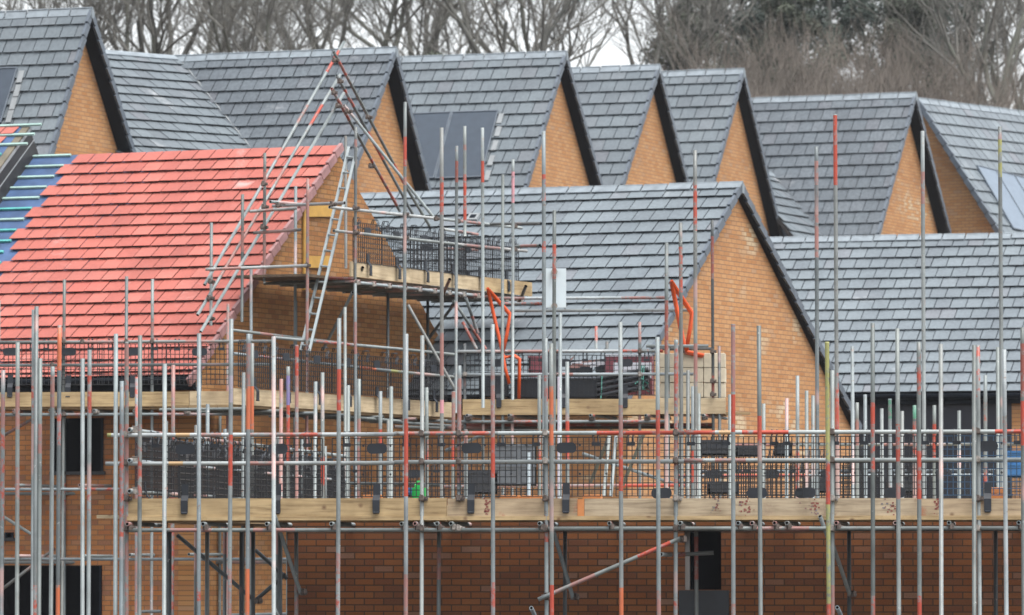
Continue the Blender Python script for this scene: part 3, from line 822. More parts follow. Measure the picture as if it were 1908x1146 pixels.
# couplers on the rails
for px, b in ((236, 0), (787, 1), (856, 0), (1017, 0), (1260, 0), (1551, 1), (1822, 0)):
    for y in (811-(px-200)*.0041, 863-(px-200)*.0041, 929, 985):
        coupler(fs, fpt(px, y, 0), -ang, random.random() < .4)
# diagonals
bar(fs, fpt(1003, 1117, -.1), fpt(1268, 1003, -.1), '0-.12:w .12-.4:p .7-.93:r', 'g', 'brace')
bar(fs, fpt(512, 962, -.08), fpt(560, 1105, 1.15), '', 'G', 'brace')
bar(fs, fpt(1030, 985, .1), fpt(1068, 1115, 1.15), '', 'G', 'brace')
bar(fs, fpt(1550, 1010, .1), fpt(1584, 1110, 1.15), '', 'G', 'brace')
bar(fs, fpt(1528, 962, -.08), fpt(1542, 1000, .1), '', 'G', 'brace')
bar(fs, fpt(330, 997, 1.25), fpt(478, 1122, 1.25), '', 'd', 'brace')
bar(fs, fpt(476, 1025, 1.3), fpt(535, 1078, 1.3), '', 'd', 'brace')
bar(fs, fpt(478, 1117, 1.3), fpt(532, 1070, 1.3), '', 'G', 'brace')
bar(fs, fpt(1232, 1033, -.1), fpt(1250, 1034, 1.2), '', 'g', 'transom')
bar(fs, fpt(1255, 1034, .9), fpt(1330, 1030, .9), '0-.3:m', 'G', 'transom')
for p_ in ((1268, 1006, 0), (1014, 1112, 0), (561, 1104, 1.15), (1068, 1113, 1.15), (1584, 1108, 1.15), (478, 1120, 1.2)):
    coupler(fs, fpt(p_[0], p_[1], p_[2]), .6)
for x_, y_ in ((512, 1137), (990, 1133), (1560, 1132)):
    bar(fs, fpt(x_, y_, -.9), fpt(x_+12, y_+26, .6), '', 'w', 'transom')
# return side: rails running away to the back
def ret(px, py, L, off=0.0): 
    a = fpt(px, py, -.15); return a, a+V0*L
cornr = fpt(240, 801, -.12)
for (py, pn) in ((801, '.1-.14:p .3-.45:p'), (858, '.1-.3:p'), (915, '.2-.3:p .5-.6:p')):
    a = fpt(241, py, -.15); bar(fs, a, a+V0*15.0, pn, 'w', 'guard_rail'); coupler(fs, a+V0*.12, -ang+math.pi/2, True)
for k in range(1, 9):
    a = fpt(241, 801, 0)+V0*(k*1.85)+U0*.05; q = V((a.x, a.y, 0))
    mb = MB(); hh = a.z+(.15 if k < 7 else .1); mb.tube([q, V((a.x, a.y, hh*.6)), V((a.x, a.y, hh*.8)), V((a.x, a.y, hh))], TR, 10, ['G', 'p' if k % 2 else 'g', 'G']); mb.build('standard', None, fs)
a = fpt(243, 929, .05); board(fs, a, a+V0*14, .215, .034, 'toe_far', n=U0)
for j in range(4):
    mb = MB(); q = V((a.x, a.y, zdeck-.047))+U0*(.06+j*.235)+V0*1.3; mb.box(q, U0*.225, V0*12.5, V((0, 0, .038))); mb.build('deck_board', 'deck_timber', fs)

# ---- nearest row of uprights
ns = thing('scaffold', 'nearest row of tall grey and red scaffold tubes, in front of everything', 'scaffold', tuple(V((fpt(950, 900, -1.8).x, fpt(950, 900, -1.8).y, 0))))
near = [(6, 690, '735-800:p 800-970:s', 'g'), (33, 638, '720-800:p 870-930:p', 'g'), (63, 577, '700-790:s', 'g'), (68, 571, '1090-1146:s', 'G'), (75, 668, '790-845:p', 'g'),
        (98, 683, '700-760:p', 'g'), (111, 606, '606-650:o 650-690:o 760-830:s 1090-1146:o', 'G'), (154, 668, '', 'g'), (167, 652, '700-770:s 910-960:s', 'g'), (216, 622, '', 'w'),
        (227, 710, '790-1000:s', 'g'), (261, 625, '790-925:s', 'G'), (307, 678, '', 'w'), (371, 621, '1085-1120:s', 'g'),
        (431, 594, '700-750:l 810-905:r 1060-1146:p', 'g'), (463, 622, '640-720:p 720-800:o 1060-1146:o', 'g'), (510, 627, '', 'w'), (632, 593, '688-765:r 1030-1070:p 1078-1146:s', 'g'),
        (757, 622, '780-850:r 850-925:r 1070-1146:p', 'w'), (918, 604, '700-815:p 815-890:r 1085-1146:s', 'g'), (1027, 640, '720-830:o 1090-1146:r', 'g'),
        (1156, 600, '755-815:p 815-915:r 1095-1146:o', 'g'), (1225, 628, '764-850:r 850-875:p 1100-1146:p', 'w'), (1366, 604, '605-730:p 735-805:r 1125-1146:p', 'g'),
        (1414, 607, '775-830:r', 'G'), (1541, 637, '640-800:y 860-940:r 1125-1146:r', 'y'), (1626, 602, '750-790:r 790-880:s 1110-1146:s', 'G'), (1672, 612, '790-815:s 815-860:r 900-930:p', 'g'),
        (1712, 637, '660-735:s 840-930:r 1110-1146:r', 'g'), (1753, 641, '', 'g'), (1815, 643, '', 'G'), (1871, 651, '775-830:s', 'w'), (1905, 610, '640-740:m 747-830:r', 'G')]
for px, yt, pn, b in near:
    std(ns, px, yt, FR(-1.6-.25*random.random()), pn, b)
q = fpt(-40, 1200, -1.85); bar(ns, V((q.x, q.y, .9)), V((q.x, q.y, .9))+U0*12.5, '', 'g')
bar(ns, V((q.x, q.y, .25)), V((q.x, q.y, .25))+U0*12.5, '', 'g')

# ---- uprights and rails at the back of the same building
bk = thing('scaffold', 'scaffold at the rear of the nearest building with short and very tall uprights', 'scaffold', (2, 66, 0))
for px, yt, D, pn, b, yb in (
    (454, 694, 66, '', 'G', None), (537, 683, 66, '700-755:v 755-860:r', 'g', None), (524, 706, 67, '', 'p', None), (553, 643, 66, '645-700:r', 'p', None), (588, 711, 67, '', 'g', None), (601, 694, 66, '850-905:r', 'g', None),
    (470, 640, 66.5, '720-800:o', 'g', None), (649, 718, 68, '', 'g', None), (669, 706, 67, '780-930:p', 'g', None), (709, 729, 68, '800-835:r', 'g', None), (729, 720, 67, '', 'g', None), (724, 783, 68, '', 'g', None),
    (387, 753, 66, '', 'g', None), (323, 680, 65, '680-800:p', 's', None), (255, 702, 66, '702-900:s', 'p', None), (795, 722, 66, '820-870:s', 'g', None),
    (823, 238, 62.8, '330-400:s 620-700:p 745-770:k', 'g', None), (845, 729, 66, '730-820:p 820-870:r', 'g', None), (868, 800, 66, '800-835:p', 'g', None), (985, 843, 64, '', 'w', None),
    (1013, 244, 62.5, '325-375:s 450-470:s', 'g', None), (1033, 392, 65, '455-500:s 500-520:m', 'G', None), (1044, 583, 66, '', 'g', None), (1057, 674, 63, '785-860:r', 'g', None), (1042, 702, 66, '', 'l', None), (1005, 699, 66, '800-880:s', 'g', None),
    (1242, 452, 64, '560-660:m', 'G', None), (1268, 415, 66, '460-545:s', 'G', None), (1295, 280, 62.8, '336-430:s 640-720:p', 'g', None), (1282, 690, 66, '', 'G', None), (1302, 733, 67, '', 'g', None), (1291, 720, 67, '840-900:r', 'g', None),
    (1423, 752, 68, '', 'g', None), (1360, 735, 68, '', 'g', None), (1466, 742, 68, '', 'g', None), (1486, 700, 67, '820-920:s', 'g', None), (1503, 728, 68, '', 'g', None), (1515, 737, 68, '', 'g', None), (1521, 273, 63, '300-345:p 400-480:p', 'G', None),
    (1556, 213, 62, '215-345:r 695-800:s', 'g', None), (1560, 725, 68, '', 'p', None), (1588, 645, 66, '', 'g', None), (1597, 750, 68, '780-830:p', 'g', None), (1612, 735, 68, '', 'g', None), (1643, 761, 68, '', 'g', None), (1658, 743, 68, '745-780:n', 'w', None),
    (1681, 766, 68, '', 'g', None), (1704, 755, 68, '755-780:n 785-850:s', 'G', None), (1719, 244, 62.5, '320-380:p', 'g', None), (1741, 755, 68, '790-855:r', 'g', None), (1787, 765, 68, '', 'g', None),
    (1836, 699, 66, '750-790:s 870-925:s', 'g', None), (1859, 647, 66, '', 'g', None), (1863, 236, 63, '260-330:y', 'G', None), (755, 190, 74, '255-310:r 330-345:p', 'G', None), (899, 238, 74, '300-340:r', 'w', 760),
    (866, 235, 76, '270-280:p 325-410:r', 'g', 440), (851, 272, 78, '300-340:m', 'G', 770), (937, 325, 77, '', 'G', 745), (956, 297, 78, '320-378:k', 'g', 745)):
    std(bk, px, yt, D, pn, b, ybot=yb)
def bb(y, x0, x1, D, pn, b='w', dy=0):
    bar(bk, P(x0, y, D), P(x1, y+dy, D-(x1-x0)/F_PX*D*.13), pn, b, 'guard_rail')
bb(829, 1290, 1940, 72, '.1-.3:p .55-.7:p', 'g', -2)
bb(879, 1300, 1940, 76, '.1-.2:p', 'w', -2); bb(887, 1265, 1940, 74, '0-.08:s .1-.36:r .9-1:r', 'w', -2)
bb(907, 820, 1300, 72, '0-.15:p .3-.35:p .7-.95:r', 'p', -3)
bb(900, 560, 830, 74, '', 'G', 3)
for k, px in enumerate(range(640, 1930, 118)):
    bar(bk, P(px, 985, 71), P(px+8, 985, 74), '', 'G', 'transom')
a = P(560, 942, 71.5); board(bk, a, a+U0*11.5, .22, .035, 'toe_far', n=V0)
for x0, y0, x1, y1, D in ((1160, 905, 1200, 808, 70), (1085, 845, 1265, 905, 73), (1100, 900, 1140, 800, 71), (830, 840, 905, 808, 70), (1135, 812, 1125, 925, 69.5), (1148, 812, 1138, 925, 69.6)):
    bar(bk, P(x0, y0, D), P(x1, y1, D), '', 'g' if y1 > 900 or D < 70.1 else 'G', 'brace')

# ---- brick guards
def make_guard(wd=1.02, ht=.655, nx=16, nz=9, wm='wire_black', plate='top', clipm='black_plastic', rz=-ang):
    g = thing('mesh_guard', '', 'mesh guard', (0, 0, 0))
    mb = MB(); rw = .0048
    for i in range(nx+1):
        x = -wd/2+wd*i/nx; mb.box(V((x-rw, -rw, -ht)), V((2*rw, 0, 0)), V((0, 2*rw, 0)), V((0, 0, ht)))
    for k in range(nz+1):
        z = -ht*k/nz; mb.box(V((-wd/2, -rw*2.2, z-rw)), V((wd, 0, 0)), V((0, 2*rw, 0)), V((0, 0, 2*rw)))
    for x in (-wd/2, wd/2): mb.box(V((x-.005, -.005, -ht)), V((.01, 0, 0)), V((0, .01, 0)), V((0, 0, ht)))
    mb.build('wire_mesh', wm, g)
    zc = -.115 if plate == 'top' else -ht+.03
    mb = MB(); pts = []
    for k in range(16):
        t = 2*math.pi*k/16; cx = .06 if math.cos(t) > 0 else -.06
        pts.append(V((cx+.055*math.cos(t), -.012, zc+.06*math.sin(t))))
    prism(mb, pts, V((0, .008, 0))); mb.build('name_plate', 'black_plastic', g)
    for x in (-wd*.33, wd*.33):
        mb = MB()
        for dx in (-.035, .02):
            mb.tube([V((x+dx, .0, -.06)), V((x+dx, -.03, .02)), V((x+dx, -.01, .075)), V((x+dx, .055, .075)), V((x+dx, .07, .02))], .008, 6)
        mb.box(V((x-.05, -.012, -.095)), V((.09, 0, 0)), V((0, .012, 0)), V((0, 0, .04)))
        mb.build('hook', clipm, g)
    mb = MB()
    for (y0, z0, y1, z1) in ((-.006, -ht+.14, -.006, -ht+.02), (-.006, -ht+.02, -.055, -ht-.04), (-.055, -ht-.04, -.055, -ht-.18)):
        a = V((-.04, y0, z0)); b = V((-.04, y1, z1)); mb.box(a, V((.08, 0, 0)), b-a, V((0, -.012, 0)))
    mb.tube([V((-.033, -.061, -ht-.18)), V((.033, -.061, -ht-.18))], .014, 8)
    if plate == 'top': mb.build('toe_clip', clipm, g)
    for k in range(10):
        pass
    for x in (-wd*.44, -wd*.15, wd*.15, wd*.44):
        for z in (-.085, -ht*.62):
            mb = MB(); mb.tube([V((x, -.014, z)), V((x, -.004, z))], .013, 8); mb.build('fixing_button', clipm, g)
    return g
GP = {'a': make_guard(), 'b': make_guard(wm='wire_blue', clipm='black_plastic'), 'c': make_guard(plate='low', nx=17, clipm='black_plastic'),
      'f': make_guard(wd=1.0, ht=.60, nx=15, nz=8)}
used = set()
def guard(kind, loc, rz, label, group):
    src = GP[kind]
    if kind not in used:
        used.add(kind); r_ = src; chs = []
    else:
        r_ = src.copy(); C.objects.link(r_); chs = list(src.children)
    for ch in chs:
        c = ch.copy(); C.objects.link(c); c.parent = r_
    r_.location = loc; r_.rotation_euler = (0, 0, rz); r_['label'] = label; r_['group'] = group; r_['category'] = 'mesh guard'
    return r_
ORD = ['first', 'second', 'third', 'fourth', 'fifth', 'sixth', 'seventh', 'eighth', 'ninth', 'tenth', 'eleventh', 'twelfth', 'thirteenth', 'fourteenth', 'fifteenth']
for i, px in enumerate((345, 517, 702, 878, 1055, 1232, 1410, 1500, 1668, 1840)):
    k = 'a' if i < 5 else ('b' if i == 9 else 'c')
    p_ = fpt(px, 818-(px-345)*.0041, .0)
    lb = 'blue wire mesh guard on the front guard rail at the far right' if i == 9 else '%s black wire mesh guard from the left along the front guard rail' % ORD[i]
    guard(k, p_+V0*(.02+.012*(i % 2)), -ang, lb, 'mesh guards hooked on the front rail')
for i in range(13):
    a = fpt(241, 812, -.02)+V0*(.65+i*1.04)+U0*(.04+.01*(i % 2))
    guard('a', V((a.x, a.y, fpt(241, 812, 0).z)), -ang+math.pi/2, '%s black wire mesh guard from the corner on the side rail running back' % ORD[i], 'mesh guards on the side rail running back')
for i in range(6):
    a = fpt(241, 812, .3)+V0*(1.2+i*2.1)+U0*(.42+.02*(i % 3)); guard('c' if i % 2 else 'a', V((a.x, a.y, fpt(241, 830, 0).z)), -ang+math.pi/2+random.uniform(-.06, .06), '%s spare mesh guard from the corner leaning inside the side rail' % ORD[i], 'spare mesh guards leaning inside the side rail')
for i in range(6):
    a = P(1330+i*107, 868-i*.3, 73-i*.1); guard('a', a, -ang, '%s dark mesh guard from the left on the rear rail at the right' % ORD[i], 'mesh guards on the rear rail')
for i in range(3):
    a = P(620+i*150, 868, 75); guard('a', a, -ang, '%s dark mesh guard from the left on the rear rail, mid deck' % ORD[i], 'mesh guards on the rear rail')
# spare guards stacked upright on the far deck
for i in range(5):
    a = P(1335+i*75, 850, 70.3+.1*i); guard('c', a, -ang+random.uniform(-.5, .5), '%s spare mesh guard from the left leaning behind the right hand rails' % ORD[i], 'spare mesh guards leaning on the deck')

# ---- left scaffold in front of the red house
ls = thing('scaffold', 'scaffold along the eaves of the red roofed house at the left', 'scaffold', (P(100, 1000, 79).x, 79, 0))
LD = 78.3
LP0 = P(200, 730, LD); Ul = -rr; Vl = -Fr      # along eaves to the right / away from us
# the eaves run parallel to the ridge; keep rails parallel to the picture like the photograph
la = math.atan(.10); Ul = V((math.cos(la), -math.sin(la), 0)); Vl = V((math.sin(la), math.cos(la), 0))
def lp(px, py, off=0): return hit(px, py, LP0+Vl*off, Vl)
def lrail(xa, ya, xb, off, pn='', base='g', name='guard_rail'):
    a = lp(xa, ya, off); b = lp(xb, ya, off); b.z = a.z
    return bar(ls, a, b, pn, base, name)
lrail(-40, 638, 512, 0, '.35-.5:p .7-.8:p', 'g'); lrail(-40, 681, 505, 0, '', 'g')
lrail(-40, 773, 521, 0, '.3-.35:p .6-.7:p', 'g', 'ledger'); lrail(-40, 912, 225, 0, '.7-1:s', 'w', 'ledger'); lrail(-40, 920, 255, 1.1, '', 'g', 'ledger')
lrail(-40, 1042, 540, 0, '', 'w', 'ledger'); lrail(-40, 1048, 540, 1.1, '', 'g', 'ledger')
for px, yt, pn, b, off in ((120, 521, '600-640:p', 'G', .1), (236, 515, '', 'G', .1), (284, 520, '600-640:p', 'g', .1), (-2, 560, '', 'g', .1)):
    std(ls, px, yt, FRl(off) if False else (lambda x, y, o=off: lp(x, y, o)), pn, b)
for px, pn, b in ((120, '900-950:s', 'G'), (262, '', 'G'), (410, '', 'G'), (284, '', 'g')):
    std(ls, px, 775, (lambda x, y: lp(x, y, 1.1)), pn, b)
a = lp(-40, 731, -.03); b = lp(352, 731, -.03); board(ls, a, a+Ul*(b-a).dot(Ul), .215, .035, 'toe_timber', n=Vl)
a2 = lp(352, 729, -.03); b2 = lp(428, 729, -.03); board(ls, a2+Ul*.01, a2+Ul*((b2-a2).dot(Ul)), .215, .035, 'toe_far', n=Vl)
for j in range(4):
    a = lp(-40, 760, 0); b = lp(430, 760, 0)
    mb = MB(); mb.box(V((a.x, a.y, lp(0, 758).z-.04))+Vl*(.03+j*.235), Ul*((b-a).dot(Ul)), Vl*.225, V((0, 0, .038))); mb.build('deck_board', 'deck_timber', ls)
for px in (25, 93, 175, 250, 345):
    a = lp(px, 765, -.12); bar(ls, a, a+Vl*1.5+Ul*.15, random.choice(['', '0-.3:p']), 'g', 'transom'); coupler(ls, a+Vl*.12-V((0, 0, .02)), 0, True)
for px, py in ((30, 904), (148, 904), (30, 1036), (153, 1036), (242, 1034), (352, 1033)):
    a = lp(px, py, -.15); bar(ls, a, a+Vl*1.3+Ul*.35, '.2-.6:p' if py < 1000 else '', 'g', 'transom')
bar(ls, lp(-5, 818, .2), lp(62, 780, .2), '', 'p', 'brace'); bar(ls, lp(5, 962, .2), lp(58, 995, .2), '', 'g', 'brace')
bar(ls, lp(-5, 1105, .2), lp(102, 1022, .2), '.5-1:p', 'g', 'brace'); bar(ls, lp(120, 1125, 1.6), lp(195, 1050, 1.6), '', 'd', 'brace')
bar(ls, lp(150, 900, 1.8), lp(200, 845, 1.8), '', 'G', 'brace')
for px, y in ((154, 638), (216, 638), (98, 681), (284, 638), (120, 638), (236, 638), (120, 773), (236, 773)):
    coupler(ls, lp(px, y-.004*px, .05), 0)
bar(ls, lp(255, 1140, -.3), lp(300, 1139, -.3), '', 'w', 'transom'); bar(ls, lp(430, 1146, -.2), lp(534, 1144, -.2), '', 'w', 'transom')
for i in range(6):
    p_ = lp(-20+i*118 if i < 4 else -20+i*118, 641, -.02)
    px = (20, 128, 248, 372, -100, 0)[i]
    if i > 3: break
    g_ = guard('f', lp(px, 641, .03+.01*(i % 2)), -la, '%s black mesh guard from the left along the red roof eaves' % ORD[i], 'mesh guards along the red eaves')

# ---- gable scaffold (upper platform, crossed rakers)
gs = thing('scaffold', 'high scaffold on the red house gable with tubes crossed to a peak', 'scaffold', (P(660, 700, 80).x, 80, 0))
GPL = A3r-rr*1.5          # scaffold line 1.5 m off the gable
GO = hit(655, 487, GPL, rr)          # near left corner of the upper platform toe board
Ug = -Fr.copy(); Vg = V((Ug.y, -Ug.x, 0)); Vg = Vg if Vg.y < 0 else -Vg   # Vg towards us
def gp_(px, py, off=0): return hit(px, py, GO+Vg*off, Vg)
def gbar(x0, y0, x1, y1, off=0, pn='', base='g', name='ledger'):
    return bar(gs, gp_(x0, y0, off), gp_(x1, y1, off), pn, base, name)
def pbar(x0, y0, D0, x1, y1, D1, pn='', base='g', name='ledger', root=None):
    return bar(root or gs, P(x0, y0, D0), P(x1, y1, D1), pn, base, name)
zt = GO.z
a = GO; b = gp_(985, 521); L_ = (b-a).dot(Ug); print('L_', L_)
board(gs, a, a+Ug*L_*.27, .225, .035, 'toe_far', n=-Vg); board(gs, a+Ug*(L_*.27+.01), a+Ug*L_*.72, .225, .035, 'toe_far', n=-Vg); board(gs, a+Ug*(L_*.72+.01)+Vg*.04, a+Ug*(L_+.05)+Vg*.04, .225, .035, 'toe_timber', n=-Vg)
# platform deck: runs over to the gable at the left (seen from below)
dk0 = P(484, 516, 80.6); dk0.z = zt-.27
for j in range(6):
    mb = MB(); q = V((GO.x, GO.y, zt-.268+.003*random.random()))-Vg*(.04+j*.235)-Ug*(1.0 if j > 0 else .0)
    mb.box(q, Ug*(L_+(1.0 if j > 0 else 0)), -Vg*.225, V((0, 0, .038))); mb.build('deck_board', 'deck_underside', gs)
gbar(670, 527, 901, 552, .08, '.3-.45:g .9-1:p', 'w'); gbar(665, 535, 990, 572, -1.2, '.4-.6:m', 'd')
pbar(484, 518, 80.3, 655, 528, 80.3, '.6-.8:m', 'd'); pbar(492, 514, 80.2, 660, 520, 79.6, '.0-1:m', 'm')
for k in range(int(L_/.55)):
    q = V((GO.x, GO.y, zt-.30))+Ug*(k*.55+.05)
    bar(gs, q+Vg*.12, q-Vg*1.5, random.choice(['', '0-.3:p', '0-.15:p']), 'G', 'transom')
    coupler(gs, q+Vg*.05-V((0, 0, .03)), .4, True)
# guard rails of the upper platform
gbar(614, 386, 812, 407, .05, '', 'q', 'guard_rail'); gbar(812, 407, 972, 425, .05, '.25-.5:p', 'q', 'guard_rail')
gbar(622, 430, 858, 456, .05, '', 'g', 'guard_rail'); gbar(850, 455, 981, 468, .05, '.1-.6:p', 'q', 'guard_rail')
pbar(890, 418, 84.5, 1008, 416, 84, '', 'g', 'guard_rail'); pbar(960, 459, 84.5, 1006, 457, 84, '.2-.9:p', 'g', 'guard_rail'); pbar(826, 427, 86, 890, 437, 87, '.4-1:p', 'q', 'guard_rail'); pbar(826, 463, 86, 890, 466, 87, '', 'p', 'guard_rail')
pbar(508, 384, 79.6, 642, 378, 79.0, '', 'q', 'guard_rail'); pbar(504, 376, 78.8, 575, 382, 80.8, '', 'g', 'transom'); pbar(465, 394, 79.2, 553, 388, 79.2, '.15-.5:p', 'q', 'ledger')
pbar(472, 434, 79.3, 561, 428, 79.3, '', 'G', 'ledger'); pbar(383, 502, 78.8, 572, 495, 78.8, '.1-.35:p', 'q', 'guard_rail')
# uprights around the gable
for px, yt, D, pn, b, yb in ((394, 415, 79.2, '', 'G', 607), (452, 362, 79.5, '430-470:p', 'G', 600), (493.5, 285, 79.5, '320-345:p 430-520:p', 'G', 525), (468, 498, 79.5, '', 'g', None),
        (551, 347, 80.6, '', 'g', None), (573.5, 333, 79, '370-420:p 460-520:p', 'p', None), (551, 560, 81.0, '', 'g', None), (644, 253, 81, '', 'G', 500), (663, 237, 80, '260-275:p 420-490:p', 'G', 640),
        (425, 566, 79, '', 'p', None), (643, 572, 78.5, '', 'g', None), (662, 528, 79.3, '600-660:p', 'g', None), (723, 545, 82, '', 'd', 760), (797, 560, 84, '', 'd', 760), (632.5, 640, 80, '', 'G', None)):
    std(gs, px, yt, D, pn, b, ybot=yb)
# rakers crossed over the roof
pbar(641, 78, 82.2, 381, 531, 79.0, '.04-.13:r .27-.36:p .45-.5:p', 'w', 'raker'); pbar(634, 139, 81.6, 368, 587, 78.8, '.13-.22:r .40-.47:p .58-.85:p', 'w', 'raker'); pbar(641, 173, 81, 374, 618, 78.6, '', 'w', 'raker')
pbar(622, 97, 81.6, 752, 340, 83.5, '.05-.2:s .85-1:r', 't' if False else 'G', 'raker'); pbar(627, 140, 81.2, 769, 398, 83.5, '.1-.22:s .4-.6:r', 'G', 'raker'); pbar(618, 165, 80.6, 745, 393, 83.2, '0-.25:m .55-.95:s', 'G', 'raker'); pbar(641, 196, 80.9, 812, 410, 82.6, '', 'w', 'raker')
pbar(752, 340, 83.5, 800, 420, 84.5, '', 'G', 'raker')
for p_ in ((626, 113, 81.5), (632, 152, 81.2), (621, 173, 80.6), (631, 198, 80.8), (688, 219, 82.3), (650, 208, 80.8), (693, 310, 82.2), (491, 343, 79.3), (494, 386, 79.3), (493, 424, 79.3), (393, 525, 79), (393, 556, 79), (394, 594, 79), (452, 500, 79), (394, 502, 79), (663, 388, 79.6), (663, 434, 79.6), (755, 399, 81), (755, 443, 81), (812, 408, 81.6), (621, 381, 79), (517, 383, 79), (571, 495, 79), (851, 413, 82.5), (956, 422, 83.4), (956, 465, 83.4)):
    coupler(gs, P(*p_), random.uniform(-.5, .5))
# short tube ends poking up below the platform
for x, y in ((676, 498), (838, 520), (980, 533)):
    pbar(x-12, y+28, 80.5, x, y, 80.2, '', 'G', 'transom')
# braces below the upper platform
pbar(657, 545, 80, 603, 650, 81.5, '', 'G', 'brace'); pbar(760, 568, 80.5, 853, 735, 81, '', 'G', 'brace'); pbar(862, 545, 84, 792, 640, 85.5, '', 'd', 'brace'); pbar(845, 560, 83, 905, 650, 83.5, '.5-1:m', 'G', 'brace'); pbar(862, 600, 82.5, 888, 650, 82.5, '', 'm', 'brace')
pbar(868, 555, 82, 890, 620, 82.5, '.5-1:s', 'G', 'brace')
# lower guard rails along the gable
pbar(430, 615, 78.6, 640, 640, 80.6, '.25-.45:p', 'g', 'guard_rail'); pbar(510, 629, 78.5, 760, 652, 81, '.3-.6:s', 'g', 'guard_rail'); pbar(740, 650, 80.8, 848, 661, 82, '', 'g', 'guard_rail')
pbar(435, 659, 78.6, 745, 693, 81, '.1-.3:s .75-.85:o .94-1:y', 'g', 'guard_rail'); pbar(745, 693, 81, 850, 703, 82, '', 'g', 'guard_rail')
a = hit(436, 723, GPL, rr); b = a+Ug*((hit(748, 744, GPL, rr)-a).dot(Ug))
board(gs, a, b, .235, .035, 'toe_far', n=V((-(b-a).y, (b-a).x, 0)).normalized()); c = a+Ug*((hit(848, 750, GPL, rr)-a).dot(Ug)); board(gs, b+(b-a).normalized()*.01, c, .235, .035, 'toe_far', n=V((-(b-a).y, (b-a).x, 0)).normalized())
gn = V((-(b-a).y, (b-a).x, 0)).normalized()
for j in range(4):
    mb = MB(); mb.box(a-V((0, 0, .275))+gn*(.04+j*.235), c-a, gn*.225, V((0, 0, .038))); mb.build('deck_board', 'deck_timber', gs)
pbar(521, 766, 78.7, 746, 785, 81.2, '', 'g'); pbar(560, 775, 80, 860, 795, 82.5, '', 'G'); pbar(735, 795, 81, 1000, 803, 82, '', 'g')
for k in range(7):
    q = a+(c-a)*(k/6.5)-V((0, 0, .30)); bar(gs, q-gn*.15, q+gn*1.2, '', 'G', 'transom')
for i in range(int((c-a).length/1.03)):
    q = a+Ug*(.6+1.03*i)+V((0, 0, .62))-gn*.02; guard('f', q, math.atan2((b-a).y, (b-a).x), '%s mesh guard from the left on the lower gable platform' % ORD[i], 'mesh guards along the lower gable platform')
for i in range(int(L_/1.03)):
    q = GO+Ug*(.55+1.03*i)+V((0, 0, .60)); guard('f', q, math.atan2(Ug.y, Ug.x), '%s mesh guard from the left along the high gable platform' % ORD[i], 'mesh guards on the high gable platform')
q = GO+Ug*(L_*.82)-Vg*.55+V((0, 0, .6)); guard('f', q, 1.15, 'black mesh guard closing the right end of the high gable platform', 'mesh guards on the high gable platform')
q = GO+Ug*(L_*.7)-Vg*.9+V((0, 0, .6)); guard('f', q, .5, 'black mesh guard on the far side of the high gable platform', 'mesh guards on the high gable platform')

# ---- middle scaffold with the loading platform
ms = thing('scaffold', 'scaffold with a loaded platform in front of the middle grey roof', 'scaffold', (P(1050, 900, 81).x, 81, 0))
mang = .07; Um = V((math.cos(mang), -math.sin(mang), 0)); Vm = V((math.sin(mang), math.cos(mang), 0)); MO = P(860, 745, 80)
def mp_(px, py, off=0): return hit(px, py, MO+Vm*off, Vm)
def mbar(x0, y0, x1, off=0, pn='', base='g', name='guard_rail'):
    a = mp_(x0, y0, off); b = mp_(x1, y0, off); b.z = a.z; return bar(ms, a, b, pn, base, name)
mbar(849, 655, 1235, 0, '.25-.5:p .8-1:s', 'q'); mbar(1204, 645, 1320, -.3, '', 'q'); mbar(1225, 650, 1328, .1, '', 'g')
mbar(845, 698, 1292, 0, '.4-.5:p', 'q'); mbar(912, 556, 1240, .4, '0-.2:p .75-1:p', 'q'); mbar(950, 579, 1290, .4, '', 'q'); mbar(905, 566, 1010, 1.0, '.3-1:s', 'q')
for px, yt, pn, b in ((1192, 600, '600-640:p 745-790:p', 'G'), (1111, 608, '', 's'), (1131, 636, '', 'G'), (1327, 410, '440-520:m 700-740:m', 'd'), (1268, 545, '', 'G'), (900, 545, '640-690:g', 'G'), (937, 560, '', 'G'), (866, 640, '', 'd'), (1044, 585, '', 'g'), (1340, 645, '', 'd'), (955, 545, '', 'G'), (1245, 640, '', 'G')):
    std(ms, px, yt, (lambda x, y: mp_(x, y, .05)), pn, b, ybot=650 if px in (1111, 1131) else None)
a = mp_(862, 744); b = mp_(1228, 744); board(ms, a, a+Um*(b-a).dot(Um), .235, .035, 'toe_timber', n=Vm)
a = mp_(1230, 742, .02); b = mp_(1352, 742, .02); board(ms, a, a+Um*(b-a).dot(Um), .235, .035, 'toe_far', n=Vm)
for j in range(6):
    a = mp_(862, 770); b = mp_(1350 if j != 2 else 1396, 770)
    mb = MB(); mb.box(a+Vm*(.04+j*.235)-V((0, 0, .012)), Um*(b-a).dot(Um), Vm*.225, V((0, 0, .038))); mb.build('deck_board', 'deck_timber', ms)
mbar(830, 786, 1245, 0, '.3-.45:s .8-.9:s', 'g', 'ledger'); mbar(830, 797, 1330, 1.2, '', 'd', 'ledger'); mbar(850, 792, 1330, .6, '', 'm', 'ledger')
for px in (870, 948, 1100, 1203, 1310):
    a = mp_(px, 774, -.2); bar(ms, a, a+Vm*1.6+Um*.3, '.05-.25:s', 'g', 'transom'); coupler(ms, a+Vm*.2-V((0, 0, .04)), 0)
for px, y in ((1192, 655), (1192, 698), (1327, 655), (1327, 710), (1327, 735), (900, 655), (937, 655), (1268, 655), (866, 698), (1033, 655), (1033, 698)):
    coupler(ms, mp_(px, y, .02), 0, random.random() < .5)
for i in range(3):
    guard('f', mp_((930, 1050, 1165)[i], 662, .04), -mang, '%s mesh guard from the left on the loading platform rail' % ORD[i], 'mesh guards on the loading platform')

